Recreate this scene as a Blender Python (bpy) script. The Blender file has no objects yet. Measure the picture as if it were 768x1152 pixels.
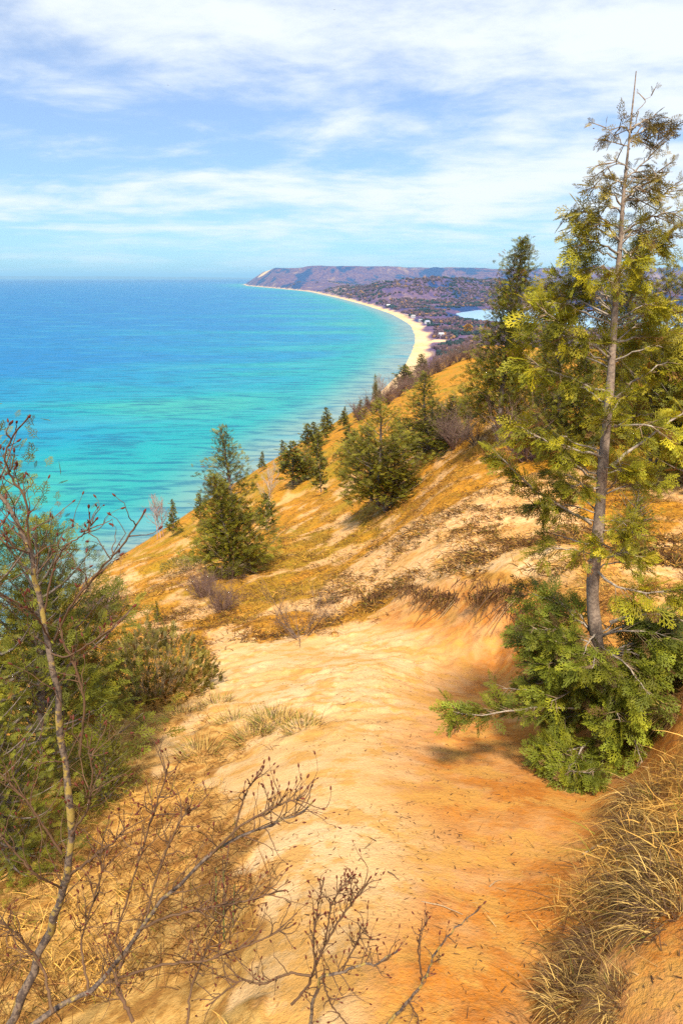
import bpy, math, random
import numpy as np
from mathutils import Vector

# ------------------------------------------------------------------ camera, world, sun, exposure
S = bpy.context.scene
COL = S.collection
PITCH = math.radians(19.0)
F = 768.0
cam_d = bpy.data.cameras.new('camera')
cam_d.sensor_fit = 'VERTICAL'; cam_d.sensor_height = 36.0; cam_d.lens = 24.0
cam_d.clip_start = 0.05; cam_d.clip_end = 150000
cam = bpy.data.objects.new('camera', cam_d); COL.objects.link(cam)
cam.location = (0, 0, 0); cam.rotation_euler = (math.radians(90) - PITCH, 0, 0)
S.camera = cam

SUN_EL, SUN_AZ = math.radians(56), math.radians(184)     # azimuth measured clockwise from +Y (towards +X)
sun_vec = Vector((math.sin(SUN_AZ) * math.cos(SUN_EL), math.cos(SUN_AZ) * math.cos(SUN_EL), math.sin(SUN_EL)))
sun_d = bpy.data.lights.new('sun', 'SUN'); sun_d.energy = 5.0; sun_d.angle = math.radians(6)
sun_d.color = (1.0, 0.91, 0.77)
sun = bpy.data.objects.new('sun', sun_d); COL.objects.link(sun)
sun.rotation_euler = sun_vec.to_track_quat('Z', 'Y').to_euler()

W = bpy.data.worlds.new('World'); S.world = W; W.use_nodes = True
def build_world():
    nt = W.node_tree; N = nt.nodes; L = nt.links; N.clear()
    out = N.new('ShaderNodeOutputWorld'); bg = N.new('ShaderNodeBackground'); bg.inputs[1].default_value = 0.085
    sky = N.new('ShaderNodeTexSky'); sky.sky_type = 'NISHITA'; sky.sun_disc = False
    sky.sun_elevation = SUN_EL; sky.sun_rotation = SUN_AZ; sky.altitude = 300
    sky.air_density = 1.0; sky.dust_density = 0.4; sky.ozone_density = 2.2
    tc = N.new('ShaderNodeTexCoord'); sep = N.new('ShaderNodeSeparateXYZ'); L.new(tc.outputs['Generated'], sep.inputs[0])
    def m(op, a, b=None, c=None):
        n = N.new('ShaderNodeMath'); n.operation = op
        for i, v in enumerate((a, b, c)):
            if v is None: continue
            if isinstance(v, (int, float)): n.inputs[i].default_value = v
            else: L.new(v, n.inputs[i])
        return n.outputs[0]
    z = m('MAXIMUM', sep.outputs[2], 0.0); zz = m('ADD', z, 0.10)
    cx = m('DIVIDE', sep.outputs[0], zz); cy = m('DIVIDE', sep.outputs[1], zz)
    comb = N.new('ShaderNodeCombineXYZ'); L.new(m('MULTIPLY', cx, 0.8), comb.inputs[0]); L.new(cy, comb.inputs[1]); comb.inputs[2].default_value = 3.7
    def noise(scale, det, rough, dist, off):
        mp = N.new('ShaderNodeMapping'); mp.inputs['Location'].default_value = off; L.new(comb.outputs[0], mp.inputs[0])
        n = N.new('ShaderNodeTexNoise'); n.inputs['Scale'].default_value = scale; n.inputs['Detail'].default_value = det
        n.inputs['Roughness'].default_value = rough; n.inputs['Distortion'].default_value = dist
        L.new(mp.outputs[0], n.inputs['Vector']); return n.outputs[0]
    a = noise(0.75, 7, 0.55, 0.5, (2.3, 0.9, 0)); b = noise(2.6, 8, 0.66, 0.25, (7.1, 3.0, 1))
    s = m('ADD', m('MULTIPLY', a, 0.66), m('MULTIPLY', b, 0.34))
    s = m('ADD', s, m('MULTIPLY', sep.outputs[0], 0.16))
    mr = N.new('ShaderNodeMapRange'); mr.interpolation_type = 'SMOOTHSTEP'
    L.new(s, mr.inputs[0]); mr.inputs[1].default_value = 0.38; mr.inputs[2].default_value = 0.60
    mr.inputs[3].default_value = 0.27; mr.inputs[4].default_value = 0.97
    lo = N.new('ShaderNodeMapRange'); L.new(z, lo.inputs[0]); lo.inputs[1].default_value = 0.0; lo.inputs[2].default_value = 0.07
    lo.inputs[3].default_value = 0.35; lo.inputs[4].default_value = 1.0
    fac = m('MULTIPLY', mr.outputs[0], lo.outputs[0])
    blue = N.new('ShaderNodeMix'); blue.data_type = 'RGBA'; blue.blend_type = 'MULTIPLY'; blue.inputs[0].default_value = 1.0
    L.new(sky.outputs[0], blue.inputs[6]); blue.inputs[7].default_value = (0.48, 0.86, 1.25, 1)
    mx = N.new('ShaderNodeMix'); mx.data_type = 'RGBA'
    L.new(fac, mx.inputs[0]); L.new(blue.outputs[2], mx.inputs[6]); mx.inputs[7].default_value = (7.6, 8.1, 8.6, 1)
    L.new(mx.outputs[2], bg.inputs[0]); L.new(bg.outputs[0], out.inputs[0])
build_world()
S.view_settings.view_transform = 'Standard'; S.view_settings.look = 'None'
S.view_settings.exposure = 0.62; S.view_settings.gamma = 1.0; S.view_settings.use_curve_mapping = False
S.render.engine = 'CYCLES'
S.cycles.use_denoising = False
S.cycles.max_bounces = 5; S.cycles.diffuse_bounces = 3; S.cycles.transmission_bounces = 3; S.cycles.transparent_max_bounces = 4
S.cycles.volume_bounces = 0; S.cycles.caustics_reflective = False; S.cycles.caustics_refractive = False
S.cycles.sample_clamp_indirect = 4

# ------------------------------------------------------------------ helpers
rng = np.random.default_rng(7)
CP, SP = math.cos(PITCH), math.sin(PITCH)
def ray(px, py):
    X = (px - 384) / F; Y = -(py - 576) / F
    return np.array([X, CP + Y * SP, -SP + Y * CP])
def pt(px, py, y):
    d = ray(px, py); return d * (y / d[1])
def project(x, y, z):
    f = y * CP - z * SP; u = y * SP + z * CP
    f = np.where(np.abs(f) < 1e-6, 1e-6, f)
    return 384 + F * x / f, 576 - F * u / f

def _hash(ix, iy, seed):
    n = (ix.astype(np.int64) * 374761393 + iy.astype(np.int64) * 668265263 + seed * 1442695041) & 0xFFFFFFFF
    n = ((n ^ (n >> 13)) * 1274126177) & 0xFFFFFFFF
    return ((n ^ (n >> 16)) & 0xFFFFFF) / float(0xFFFFFF)
def vnoise(x, y, seed=0):
    x = np.asarray(x, float); y = np.asarray(y, float)
    ix = np.floor(x); iy = np.floor(y); fx = x - ix; fy = y - iy
    fx = fx * fx * (3 - 2 * fx); fy = fy * fy * (3 - 2 * fy)
    a = _hash(ix, iy, seed); b = _hash(ix + 1, iy, seed); c = _hash(ix, iy + 1, seed); d = _hash(ix + 1, iy + 1, seed)
    return (a * (1 - fx) + b * fx) * (1 - fy) + (c * (1 - fx) + d * fx) * fy
def fbm(x, y, oct=4, seed=0, g=0.5):
    s = 0; a = 1; t = 0
    c, sn = math.cos(0.6), math.sin(0.6)
    for i in range(oct):
        s = s + a * vnoise(x, y, seed + i * 17); t += a; a *= g
        x, y = (x * c - y * sn) * 2.03 + 3.1, (x * sn + y * c) * 2.03 + 1.7
    return s / t
def sstep(a, b, x):
    t = np.clip((x - a) / (b - a), 0, 1); return t * t * (3 - 2 * t)

class MB:
    """collects vertices, faces and a per-vertex colour for one mesh"""
    def __init__(s): s.v = []; s.f4 = []; s.f3 = []; s.c = []; s.n = 0
    def add(s, v, f, col=(1, 1, 1)):
        v = np.asarray(v, float).reshape(-1, 3); f = np.asarray(f, np.int64)
        (s.f4 if f.shape[1] == 4 else s.f3).append(f + s.n)
        col = np.asarray(col, float)
        if col.ndim == 1: col = np.tile(col, (len(v), 1))
        s.v.append(v); s.c.append(col); s.n += len(v)
    def tube(s, P, R, k=5, col=(1, 1, 1), cap=True):
        P = np.asarray(P, float); R = np.broadcast_to(np.asarray(R, float), (len(P),))
        T = np.gradient(P, axis=0); T /= np.linalg.norm(T, axis=1)[:, None] + 1e-12
        ref = np.array([0.31, 0.17, 0.93]) if abs(T[:, 2]).mean() < .8 else np.array([0.93, 0.3, 0.1])
        A = np.cross(T, ref); A /= np.linalg.norm(A, axis=1)[:, None] + 1e-12; B = np.cross(T, A)
        th = np.arange(k) * 2 * math.pi / k
        V = P[:, None, :] + R[:, None, None] * (A[:, None, :] * np.cos(th)[None, :, None] + B[:, None, :] * np.sin(th)[None, :, None])
        n = len(P); i = np.arange(n - 1)[:, None] * k; j = np.arange(k)[None, :]; j2 = (j + 1) % k
        f = np.stack([i + j, i + j2, i + k + j2, i + k + j], -1).reshape(-1, 4)
        s.add(V.reshape(-1, 3), f, col)
        if cap and R[-1] > 0.003:
            s.add(np.vstack([V[-1], P[-1] + T[-1] * R[-1] * .5]), [[a, (a + 1) % k, k] for a in range(k)], col)
    def box(s, c, d, col=(1, 1, 1), rz=0):
        c = np.array(c, float); h = np.array(d, float) / 2
        v = np.array([[x, y, z] for z in (-1, 1) for y in (-1, 1) for x in (-1, 1)], float) * h
        if rz: v = np.stack([v[:, 0] * math.cos(rz) - v[:, 1] * math.sin(rz), v[:, 0] * math.sin(rz) + v[:, 1] * math.cos(rz), v[:, 2]], 1)
        s.add(v + c, [[0, 2, 3, 1], [4, 5, 7, 6], [0, 1, 5, 4], [2, 6, 7, 3], [0, 4, 6, 2], [1, 3, 7, 5]], col)
    def build(s, name, mat, parent=None, smooth=True):
        me = bpy.data.meshes.new(name)
        V = np.concatenate(s.v) if s.v else np.zeros((0, 3))
        f4 = np.concatenate(s.f4) if s.f4 else np.zeros((0, 4), np.int64)
        f3 = np.concatenate(s.f3) if s.f3 else np.zeros((0, 3), np.int64)
        me.vertices.add(len(V)); me.vertices.foreach_set('co', V.astype(np.float32).ravel())
        nl = len(f4) * 4 + len(f3) * 3
        me.loops.add(nl); me.loops.foreach_set('vertex_index', np.concatenate([f4.ravel(), f3.ravel()]).astype(np.int32))
        me.polygons.add(len(f4) + len(f3))
        st = np.concatenate([np.arange(len(f4)) * 4, len(f4) * 4 + np.arange(len(f3)) * 3]).astype(np.int32)
        me.polygons.foreach_set('loop_start', st)
        me.polygons.foreach_set('use_smooth', np.full(len(st), smooth))
        me.update(calc_edges=True)
        at = me.color_attributes.new('col', 'FLOAT_COLOR', 'POINT')
        c = np.ones((len(V), 4), np.float32); c[:, :3] = np.concatenate(s.c); at.data.foreach_set('color', c.ravel())
        me.materials.append(mat)
        o = bpy.data.objects.new(name, me); COL.objects.link(o)
        if parent: o.parent = parent
        return o

def tag(o, label=None, cat=None, group=None, kind=None):
    if label: o['label'] = label
    if cat: o['category'] = cat
    if group: o['group'] = group
    if kind: o['kind'] = kind
    return o
def empty(name, loc=(0, 0, 0)):
    o = bpy.data.objects.new(name, None); COL.objects.link(o); o.location = loc; o.empty_display_size = .2; return o
def copy_tree(root):
    r = root.copy(); COL.objects.link(r)
    for ch in list(root.children):
        c = ch.copy(); COL.objects.link(c); c.parent = r
        for g in list(ch.children):
            d = g.copy(); COL.objects.link(d); d.parent = c
    return r

# ------------------------------------------------------------------ materials
def newmat(name):
    m = bpy.data.materials.new(name); m.use_nodes = True
    nt = m.node_tree; return m, nt.nodes, nt.links, nt.nodes['Principled BSDF']
def attr(N, name='col'):
    a = N.new('ShaderNodeAttribute'); a.attribute_name = name; return a
def mixc(N, L, fac, a, b, mode='MIX'):
    n = N.new('ShaderNodeMix'); n.data_type = 'RGBA'; n.blend_type = mode
    for i, v in ((0, fac), (6, a), (7, b)):
        if isinstance(v, (int, float)): n.inputs[i].default_value = v
        elif isinstance(v, tuple): n.inputs[i].default_value = (*v, 1)
        else: L.new(v, n.inputs[i])
    return n.outputs[2]
def tnoise(N, L, vec, scale, det=4, rough=.5, dist=0):
    n = N.new('ShaderNodeTexNoise'); n.inputs['Scale'].default_value = scale; n.inputs['Detail'].default_value = det
    n.inputs['Roughness'].default_value = rough; n.inputs['Distortion'].default_value = dist
    if vec is not None: L.new(vec, n.inputs['Vector'])
    return n.outputs[0]
def rmap(N, L, v, a, b, c=0., d=1.):
    n = N.new('ShaderNodeMapRange'); n.interpolation_type = 'SMOOTHSTEP'; L.new(v, n.inputs[0])
    for i, x in enumerate((a, b, c, d)): n.inputs[i + 1].default_value = x
    return n.outputs[0]
def mathn(N, L, op, a, b=0.):
    n = N.new('ShaderNodeMath'); n.operation = op
    for i, v in enumerate((a, b)):
        if isinstance(v, (int, float)): n.inputs[i].default_value = v
        else: L.new(v, n.inputs[i])
    return n.outputs[0]
def bumpn(N, L, P, h, strength, dist, prev=None):
    b = N.new('ShaderNodeBump'); b.inputs['Strength'].default_value = strength; b.inputs['Distance'].default_value = dist
    L.new(h, b.inputs['Height'])
    if prev is not None: L.new(prev, b.inputs['Normal'])
    L.new(b.outputs[0], P.inputs['Normal']); return b.outputs[0]

def mat_attr(name, tint=(1, 1, 1), rough=.8, trans=0., noise=None, spec=.2):
    m, N, L, P = newmat(name)
    c = mixc(N, L, 1.0, attr(N).outputs['Color'], tint, 'MULTIPLY')
    if noise:
        tc = N.new('ShaderNodeTexCoord'); n = tnoise(N, L, tc.outputs['Object'], noise[0], 5, .6)
        c = mixc(N, L, rmap(N, L, n, .35, .65, 0, noise[1]), c, noise[2])
        bumpn(N, L, P, n, .6, noise[3])
    L.new(c, P.inputs['Base Color']); P.inputs['Roughness'].default_value = rough
    P.inputs['Specular IOR Level'].default_value = spec
    if trans:
        t = N.new('ShaderNodeBsdfTranslucent'); L.new(c, t.inputs[0])
        mx = N.new('ShaderNodeMixShader'); mx.inputs[0].default_value = trans
        L.new(P.outputs[0], mx.inputs[1]); L.new(t.outputs[0], mx.inputs[2])
        L.new(mx.outputs[0], N['Material Output'].inputs[0])
    return m
M_leaf = mat_attr('cedar_foliage', rough=.55, trans=.22, spec=.25)
M_bark = mat_attr('bark', rough=.9, noise=(55, .7, (.12, .085, .07), .004))
M_twig = mat_attr('twig_bark', rough=.8, noise=(90, .4, (.13, .09, .04), .002))
M_birch = mat_attr('pale_bark', rough=.8, noise=(6, .4, (.25, .2, .17), .004))
M_bud = mat_attr('bud', rough=.6)
M_grass = mat_attr('dry_grass_blades', rough=.7, trans=.2, spec=.25)
M_wall = mat_attr('painted_wall', rough=.7); M_roof = mat_attr('shingle_roof', rough=.85)

# ------------------------------------------------------------------ terrain function
LAKE = -110.0
SHORE = np.array([(-400, -330), (-200, -270), (0, -205), (75, -165), (180, -118), (250, -90), (301, -50), (345, -46), (415, -38), (621, 22), (860, 74), (1100, 110), (1341, 141), (1727, 167),
                  (2240, 156), (2965, 96), (3985, -20), (5700, -250), (6960, -560), (9500, -1250), (12000, -1640), (12600, -1500), (13500, -900), (20000, 4000), (60000, 30000)], float)
def shore(y): 
    s = 0
    for o in (-40, 0, 40): s = s + np.interp(y + o * np.clip(y / 900, .2, 4), SHORE[:, 0], SHORE[:, 1])
    return s / 3
CTRL = [  # pixel x, pixel y, distance forward
 (450,1152,1.59),(450,1000,2.44),(450,900,3.49),(450,800,5.7),(430,750,8),(400,718,11),(350,735,10),(330,1000,2.5),(330,900,3.6),(340,820,5.2),
 (600,1000,2.5),(590,900,3.6),(670,880,3.95),(720,850,4.1),(560,1152,1.6),(640,1150,1.6),(700,1100,1.62),(768,1120,1.46),(690,930,3.1),(660,1020,2.2),
 (715,980,2.35),(768,920,2.6),(768,800,3.9),(768,740,5.2),(560,800,5.9),(560,730,9),(620,790,5.6),
 (300,1100,1.95),(200,1152,1.9),(100,1100,2.35),(20,1000,3.3),(100,900,4.7),(20,900,5.0),(190,900,4.3),(245,850,5.2),(200,800,7),(100,800,7.8),(20,800,8.4),
 (230,760,9.2),(150,760,11),(50,750,11.5),(270,718,12.3),(200,690,20),(120,700,22),(40,700,24),(240,715,14.5),
 (330,695,14.5),(300,665,22),(265,645,28),(160,650,47),(112,650,58),(140,668,42),(205,600,72),(175,622,64),(140,635,62),
 (350,600,36),(400,560,45),(340,560,62),(300,523,110),(350,493,140),(400,463,180),(450,436,230),(490,413,290),(522,399,330),(250,560,88),
 (470,470,75),(450,500,58),(430,450,150),(480,435,150),(520,420,170),(400,520,65),(440,600,27),(390,640,20),
 (490,700,10.6),(500,685,11.1),(505,655,11.6),(440,655,15),(430,680,13.2),(500,600,16.5),(560,690,9.4),(565,662,9.8),(610,712,8.2),(620,672,8.7),(650,745,6.2),(655,690,7.4),
 (560,620,13.5),(700,600,13),(768,640,9),(768,560,16),(650,500,25),(768,480,28),(560,520,24),(500,550,24),(560,575,17),
 (650,430,50),(530,480,38),(570,440,60),(560,405,140),(700,410,90)]
WPTS = [(0,0,-1.7),(-1,0,-2.0),(1,0,-1.55),(0,-2,-1.1),(-2,-2,-2.2),(2,-2,-1.0),(2.6,.6,-1.5),(3,2,-2.0),(-2.5,1,-3.6),(-5,3,-5.6),(5,4,-2.6),(10,8,-3.2),
        (20,20,-4.2),(50,50,-5.5),(90,100,-9),(60,150,-15),(200,250,-30),(-8,8,-8.5),(-16,16,-15.5),(-30,30,-29),(-65,60,-62),(-50,100,-56),(140,330,-50),
        (-45,150,-62),(-30,180,-60),(-22,230,-66),(-5,290,-70),(20,340,-72),(60,400,-60),(100,460,-75),(60,520,-92),(250,500,-85)]
def _ctrl():
    P = [pt(*c) for c in CTRL] + [np.array(w, float) for w in WPTS]
    return np.array(P)
def _uv(x, y):
    yy = np.maximum(y, -2.3) + 3
    return np.clip(x / yy, -.78, .8) * 2.2, np.log(np.minimum(yy, 620))
_P = _ctrl(); _U, _V = _uv(_P[:, 0], _P[:, 1]); _R = _P[:, 2] / (_P[:, 1] + 3)
def _tps(r2): return np.where(r2 > 1e-12, .5 * r2 * np.log(r2 + 1e-12), 0)
def _solve():
    n = len(_U); A = np.zeros((n + 3, n + 3))
    A[:n, :n] = _tps((_U[:, None] - _U) ** 2 + (_V[:, None] - _V) ** 2) + np.eye(n) * 4e-4
    A[:n, n] = 1; A[:n, n + 1] = _U; A[:n, n + 2] = _V; A[n:, :n] = A[:n, n:].T
    return np.linalg.solve(A, np.concatenate([_R, [0, 0, 0]]))
_W = _solve()
def near_h(x, y):
    u, v = _uv(x, y); u = u.ravel(); v = v.ravel(); n = len(_U); out = np.empty(len(u))
    for a in range(0, len(u), 20000):
        uu, vv = u[a:a + 20000], v[a:a + 20000]
        k = _tps((uu[:, None] - _U) ** 2 + (vv[:, None] - _V) ** 2)
        out[a:a + 20000] = k @ _W[:n] + _W[n] + _W[n + 1] * uu + _W[n + 2] * vv
    return out.reshape(x.shape) * (np.maximum(y, -2.3) + 3)
HILLS = [(260,3500,62,330,420),(620,3800,66,380,500),(1050,4300,70,450,500),(60,4500,40,300,500),(1500,3000,75,500,600),(420,5200,50,500,500),(-250,7000,40,350,500),(900,2600,10,300,300)]
def inl(x, y): return np.sqrt(((x - 700) / 335) ** 2 + ((y - 2050) / 520) ** 2) + .12 * fbm(x / 150, y / 150, 3, 9) - .06
def shore_d(x, y):
    s = shore(y); ds = (shore(y + 30) - shore(y - 30)) / 60
    return (x - s) / np.sqrt(1 + ds * ds)
def far_h(x, y, d):
    h = -106.5 + 5 * fbm(x / 90, y / 140, 4, 3) * sstep(30, 120, d)
    for cx, cy, H, rx, ry in HILLS:
        h = h + H * np.exp(-(((x - cx) / rx) ** 2 + ((y - cy) / ry) ** 2)) * (.7 + .6 * fbm(x / 160, y / 160, 4, 5))
    big = sstep(7300, 9300, y + (fbm(x / 900, y / 900, 2, 41) - .5) * 2600)
    h = h + big * (215 + 95 * (fbm(x / 800, y / 1400, 5, 21) - .5)) * (.86 + .14 * sstep(-1500, 0, x))
    h = h + 45 * sstep(5200, 7200, y) * (1 - big) * fbm(x / 260, y / 500, 4, 31)
    k = inl(x, y)
    h = np.where(k < 1.25, -112 + (h + 112) * sstep(1.0, 1.25, k), h)
    return h
def smin(a, b, k):
    t = np.clip(.5 + .5 * (b - a) / k, 0, 1); return b * (1 - t) + a * t - k * t * (1 - t)
def height0(x, y):
    x = np.asarray(x, float); y = np.asarray(y, float)
    x, y = np.broadcast_arrays(x, y)
    d = shore_d(x, y)
    w = sstep(380, 680, y)
    f = far_h(x, y, d)
    n = near_h(x, y)
    h = n * (1 - w) + f * w
    steep = np.where(y < 1000, 1.05, .62); bw = 12 + 18 * sstep(450, 850, y)
    blf = LAKE - .1 + np.where(d < bw, d * .06, bw * .06 + (d - bw) * steep)
    blf = np.where(d < 0, LAKE + np.maximum(d * .05, -12), blf)
    return np.minimum(smin(h, blf, 2.0), np.maximum(h, blf) + 1)
def detail(x, y, g):
    """hummocks, wind ripples and footprints"""
    near = 1 - sstep(60, 160, y)
    a = (fbm(x / 1.7, y / 1.7, 4, 11) - .5) * (.10 + .34 * g) * sstep(3, 12, y) * near
    b = (fbm(x / .42, y / .42, 3, 12) - .5) * (.035 + .09 * g) * (1 - sstep(20, 45, y))
    b2 = (fbm(x / 9, y / 9, 3, 15) - .5) * 1.4 * sstep(16, 50, y) * (1 - sstep(300, 420, y))
    z = a + b + b2
    z = z + (fbm(x / .22, y / .26, 4, 18, .6) - .5) * .13 * (1 - g) * sstep(3.5, 6, y) * (1 - sstep(13, 20, y)) * sstep(.42, .6, fbm(x / .9, y / .9, 2, 19))
    # footprints: shallow dimples scattered down the trodden middle of the sand
    m = (1 - g) * (1 - sstep(14, 20, y))
    ca, cb = x / .34, y / .42
    h = _hash(np.floor(ca), np.floor(cb), 77)
    dx = ca - np.floor(ca) - .28 - .44 * _hash(np.floor(ca), np.floor(cb), 78); dy = cb - np.floor(cb) - .28 - .44 * _hash(np.floor(ca), np.floor(cb), 79)
    z = z - .016 * np.exp(-((dx / .30) ** 2 + (dy / .27) ** 2) ** 1.3) * (h > .66) * (.4 + h) * m * sstep(3.0, 5.5, y)
    return z

# regions of open sand / damp orange sand, as outlines on the ground (corner points found by sight lines, then fixed in the world)
def inpoly(px, py, poly):
    c = np.zeros(px.shape, bool); n = len(poly)
    for i in range(n):
        x1, y1 = poly[i]; x2, y2 = poly[(i + 1) % n]
        if y1 == y2: continue
        t = ((y1 > py) != (y2 > py)) & (px < (x2 - x1) * (py - y1) / (y2 - y1) + x1); c ^= t
    return c
SAND = [(300,1250),(290,1090),(300,1000),(290,940),(250,905),(225,880),(260,850),(300,825),(240,812),(205,795),(225,765),(240,735),(232,712),(262,705),(292,722),(330,718),(372,716),
        (400,700),(430,695),(452,668),(470,655),(520,650),(600,668),(660,700),(700,760),(768,830),(700,905),(672,960),(655,1040),(620,1100),(600,1250)]
SAND2 = [[(105,655),(150,640),(152,650),(110,668)],[(200,640),(222,630),(226,634),(205,646)],[(190,688),(215,676),(230,690),(196,700)],[(150,715),(205,684),(212,694),(185,722),(160,735)],
         [(350,700),(390,640),(470,585),(560,545),(650,560),(650,660),(520,640),(450,660)],[(700,640),(768,590),(768,700),(720,690)],[(500,600),(560,540),(640,530),(620,570)],[(180,830),(230,800),(215,850),(170,880)],
         [(640,1152),(690,1060),(768,990),(900,1000),(900,1300),(640,1300)]]
def region(x, y, z):
    px, py = project(x, y, z)
    wx = (fbm(x * 2.1, y * 2.1, 3, 51) - .5) * 46; wy = (fbm(x * 2.1, y * 2.1, 3, 52) - .5) * 26
    k = np.clip(6 / (y + 3), .12, 1.2)
    wx2 = (fbm(x * 7, y * 7, 3, 53) - .5) * 60; wy2 = (fbm(x * 7, y * 7, 3, 54) - .5) * 40
    a = inpoly(px + wx * k * 1.5 + wx2 * k, py + wy * k * 1.5 + wy2 * k, SAND)
    b = np.zeros(a.shape, bool)
    for q in SAND2: b |= inpoly(px + wx * .5, py + wy * .5, q)
    ok = (y > -.5) & (y < 110)
    return a & ok, b & ok
def sandiness(x, y, z):
    a, b = region(x, y, z)
    s = np.where(a, 1., 0.)
    s = np.where(b & ~a, .45 + .55 * sstep(.40, .54, fbm(x * 1.3, y * 1.3 + 5, 4, 61)), s)
    patch = sstep(.56, .66, fbm(x / 1.1, y / 2.0, 5, 62)) * sstep(8, 14, y) * (1 - sstep(50, 90, y)) * .75
    return np.maximum(s, patch)
def height(x, y):
    h = height0(x, y); g = 1 - sandiness(x, y, h) if np.size(x) > 1 else 1.
    return h
def hit(px, py, ymin=.8, ymax=900):
    """where a sight line meets the ground"""
    ys = np.exp(np.linspace(math.log(ymin), math.log(ymax), 900)); d = ray(px, py)
    X = d[0] / d[1] * ys; Z = d[2] / d[1] * ys
    H = height0(X, ys); k = np.where(H > Z)[0]
    if len(k) == 0: return np.array([X[-1], ys[-1], float(H[-1])])
    i = k[0]; return np.array([X[i], ys[i], float(H[i])])
def hz(x, y): return float(height0(np.array([x]), np.array([y]))[0])

def build_ground():
    v = np.concatenate([np.linspace(math.log(.8), 1.35, 60, endpoint=False), np.linspace(1.35, 3.1, 470, endpoint=False), np.linspace(3.1, 4.6, 330, endpoint=False),
                        np.linspace(4.6, 7.2, 300, endpoint=False), np.linspace(7.2, math.log(60000), 330)])
    u = np.concatenate([np.linspace(-1.6, -.56, 60, endpoint=False), np.linspace(-.56, .56, 520, endpoint=False), np.linspace(.56, 1.6, 60)])
    U, Vv = np.meshgrid(u, v); Y = np.exp(Vv) - 3; X = U * (Y + 3)
    Z = height0(X, Y)
    sd = sandiness(X, Y, Z)
    for ax in (0, 1):
        sd = (np.roll(sd, 1, ax) + sd * 2 + np.roll(sd, -1, ax)) / 4
    Z = Z + detail(X, Y, 1 - sd)
    d = shore_d(X, Y)
    V = np.stack([X, Y, Z], -1).reshape(-1, 3)
    nr, nc = X.shape
    i = (np.arange(nr - 1)[:, None] * nc + np.arange(nc - 1)[None, :])
    f = np.stack([i, i + 1, i + nc + 1, i + nc], -1).reshape(-1, 4)
    # colour masks: r = bare sand, g = far woods / lowland kind, b = damp orange sand
    px, py = project(X, Y, Z)
    wx = (fbm(X * 1.1, Y * 1.1, 4, 71) - .5) * 200
    k = np.clip(5 / (Y + 3), .2, 1)
    damp = sstep(-70, 60, (px - (445 + (1152 - py) * .10) + wx * k)) * sstep(640, 700, py) * (Y < 20)
    ledge = [(415,700),(450,672),(500,652),(560,650),(625,668),(650,700),(640,745),(600,735),(520,712),(450,712)]
    dl = inpoly(px + wx * .08, py + wx * .05, ledge).astype(float) * (Y < 20)
    for _ in range(6): dl = (np.roll(dl, 2, 0) + np.roll(dl, -2, 0) + np.roll(dl, 2, 1) + np.roll(dl, -2, 1) + dl) / 5
    damp = np.maximum(damp, dl)
    near = 1 - sstep(400, 520, Y)
    beach = (1 - sstep(20, 34, d + (fbm(X / 60, Y / 60, 3, 81) - .5) * 30)) 
    lot = np.exp(-(((X - 165) / 24) ** 2 + ((Y - 1235) / 32) ** 2)); beach = np.maximum(beach, sstep(.3, .6, lot))
    dune = np.exp(-(((X + 1150) / 260) ** 2 + ((Y - 10500) / 900) ** 2)) * sstep(-60, 40, Z)
    r = np.maximum(np.maximum(sd * near, beach), sstep(.4, .7, dune))
    wood = 1 - near
    mb = MB(); mb.add(V, f, np.stack([r, wood, damp], -1).reshape(-1, 3))
    m, N, L, P = newmat('dune_ground')
    ge = N.new('ShaderNodeNewGeometry'); pos = ge.outputs['Position']
    a = attr(N).outputs['Color']; sep = N.new('ShaderNodeSeparateColor'); L.new(a, sep.inputs[0])
    R, G, B = sep.outputs
    n1 = tnoise(N, L, pos, .9, 6, .62); n2 = tnoise(N, L, pos, 7, 5, .65); n3 = tnoise(N, L, pos, 60, 3, .6); n4 = tnoise(N, L, pos, .12, 5, .6)
    # sand
    sand = mixc(N, L, rmap(N, L, n1, .35, .65), (.76, .50, .25), (.68, .39, .14))
    orange = mixc(N, L, rmap(N, L, n2, .3, .7), (.58, .20, .020), (.42, .125, .012))
    dampf = mathn(N, L, 'MULTIPLY', B, rmap(N, L, tnoise(N, L, pos, 1.7, 6, .7), .36, .58, .55, 1.))
    sand = mixc(N, L, dampf, sand, orange)
    ocp = rmap(N, L, tnoise(N, L, pos, 2.6, 5, .7), .48, .60, 0, .8)
    sand = mixc(N, L, ocp, sand, (.60, .29, .055))
    speck = N.new('ShaderNodeTexVoronoi'); speck.inputs['Scale'].default_value = 26; L.new(pos, speck.inputs['Vector'])
    sp = mathn(N, L, 'MULTIPLY', mathn(N, L, 'LESS_THAN', speck.outputs['Distance'], .20), rmap(N, L, tnoise(N, L, pos, 3.2, 4, .6), .50, .62))
    sand = mixc(N, L, mathn(N, L, 'MULTIPLY', sp, .55), sand, (.10, .05, .02))
    sand = mixc(N, L, rmap(N, L, n3, .25, .75, 0, .35), sand, (.40, .22, .08))
    # turf of dry grass and moss
    turf = mixc(N, L, rmap(N, L, n1, .38, .62), (.54, .225, .018), (.36, .165, .014))
    turf = mixc(N, L, rmap(N, L, n4, .45, .62, 0, .6), turf, (.25, .19, .012))
    turf = mixc(N, L, rmap(N, L, n2, .52, .66, 0, .8), turf, (.15, .060, .015))
    turf = mixc(N, L, rmap(N, L, n2, .30, .42, .55, 0), turf, (.64, .36, .11))
    spo = N.new('ShaderNodeSeparateXYZ'); L.new(pos, spo.inputs[0])
    nearf = rmap(N, L, spo.outputs[1], 7, 14, .75, 0)
    soil = mixc(N, L, rmap(N, L, n2, .40, .62), (.66, .38, .12), (.34, .155, .04))
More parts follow.
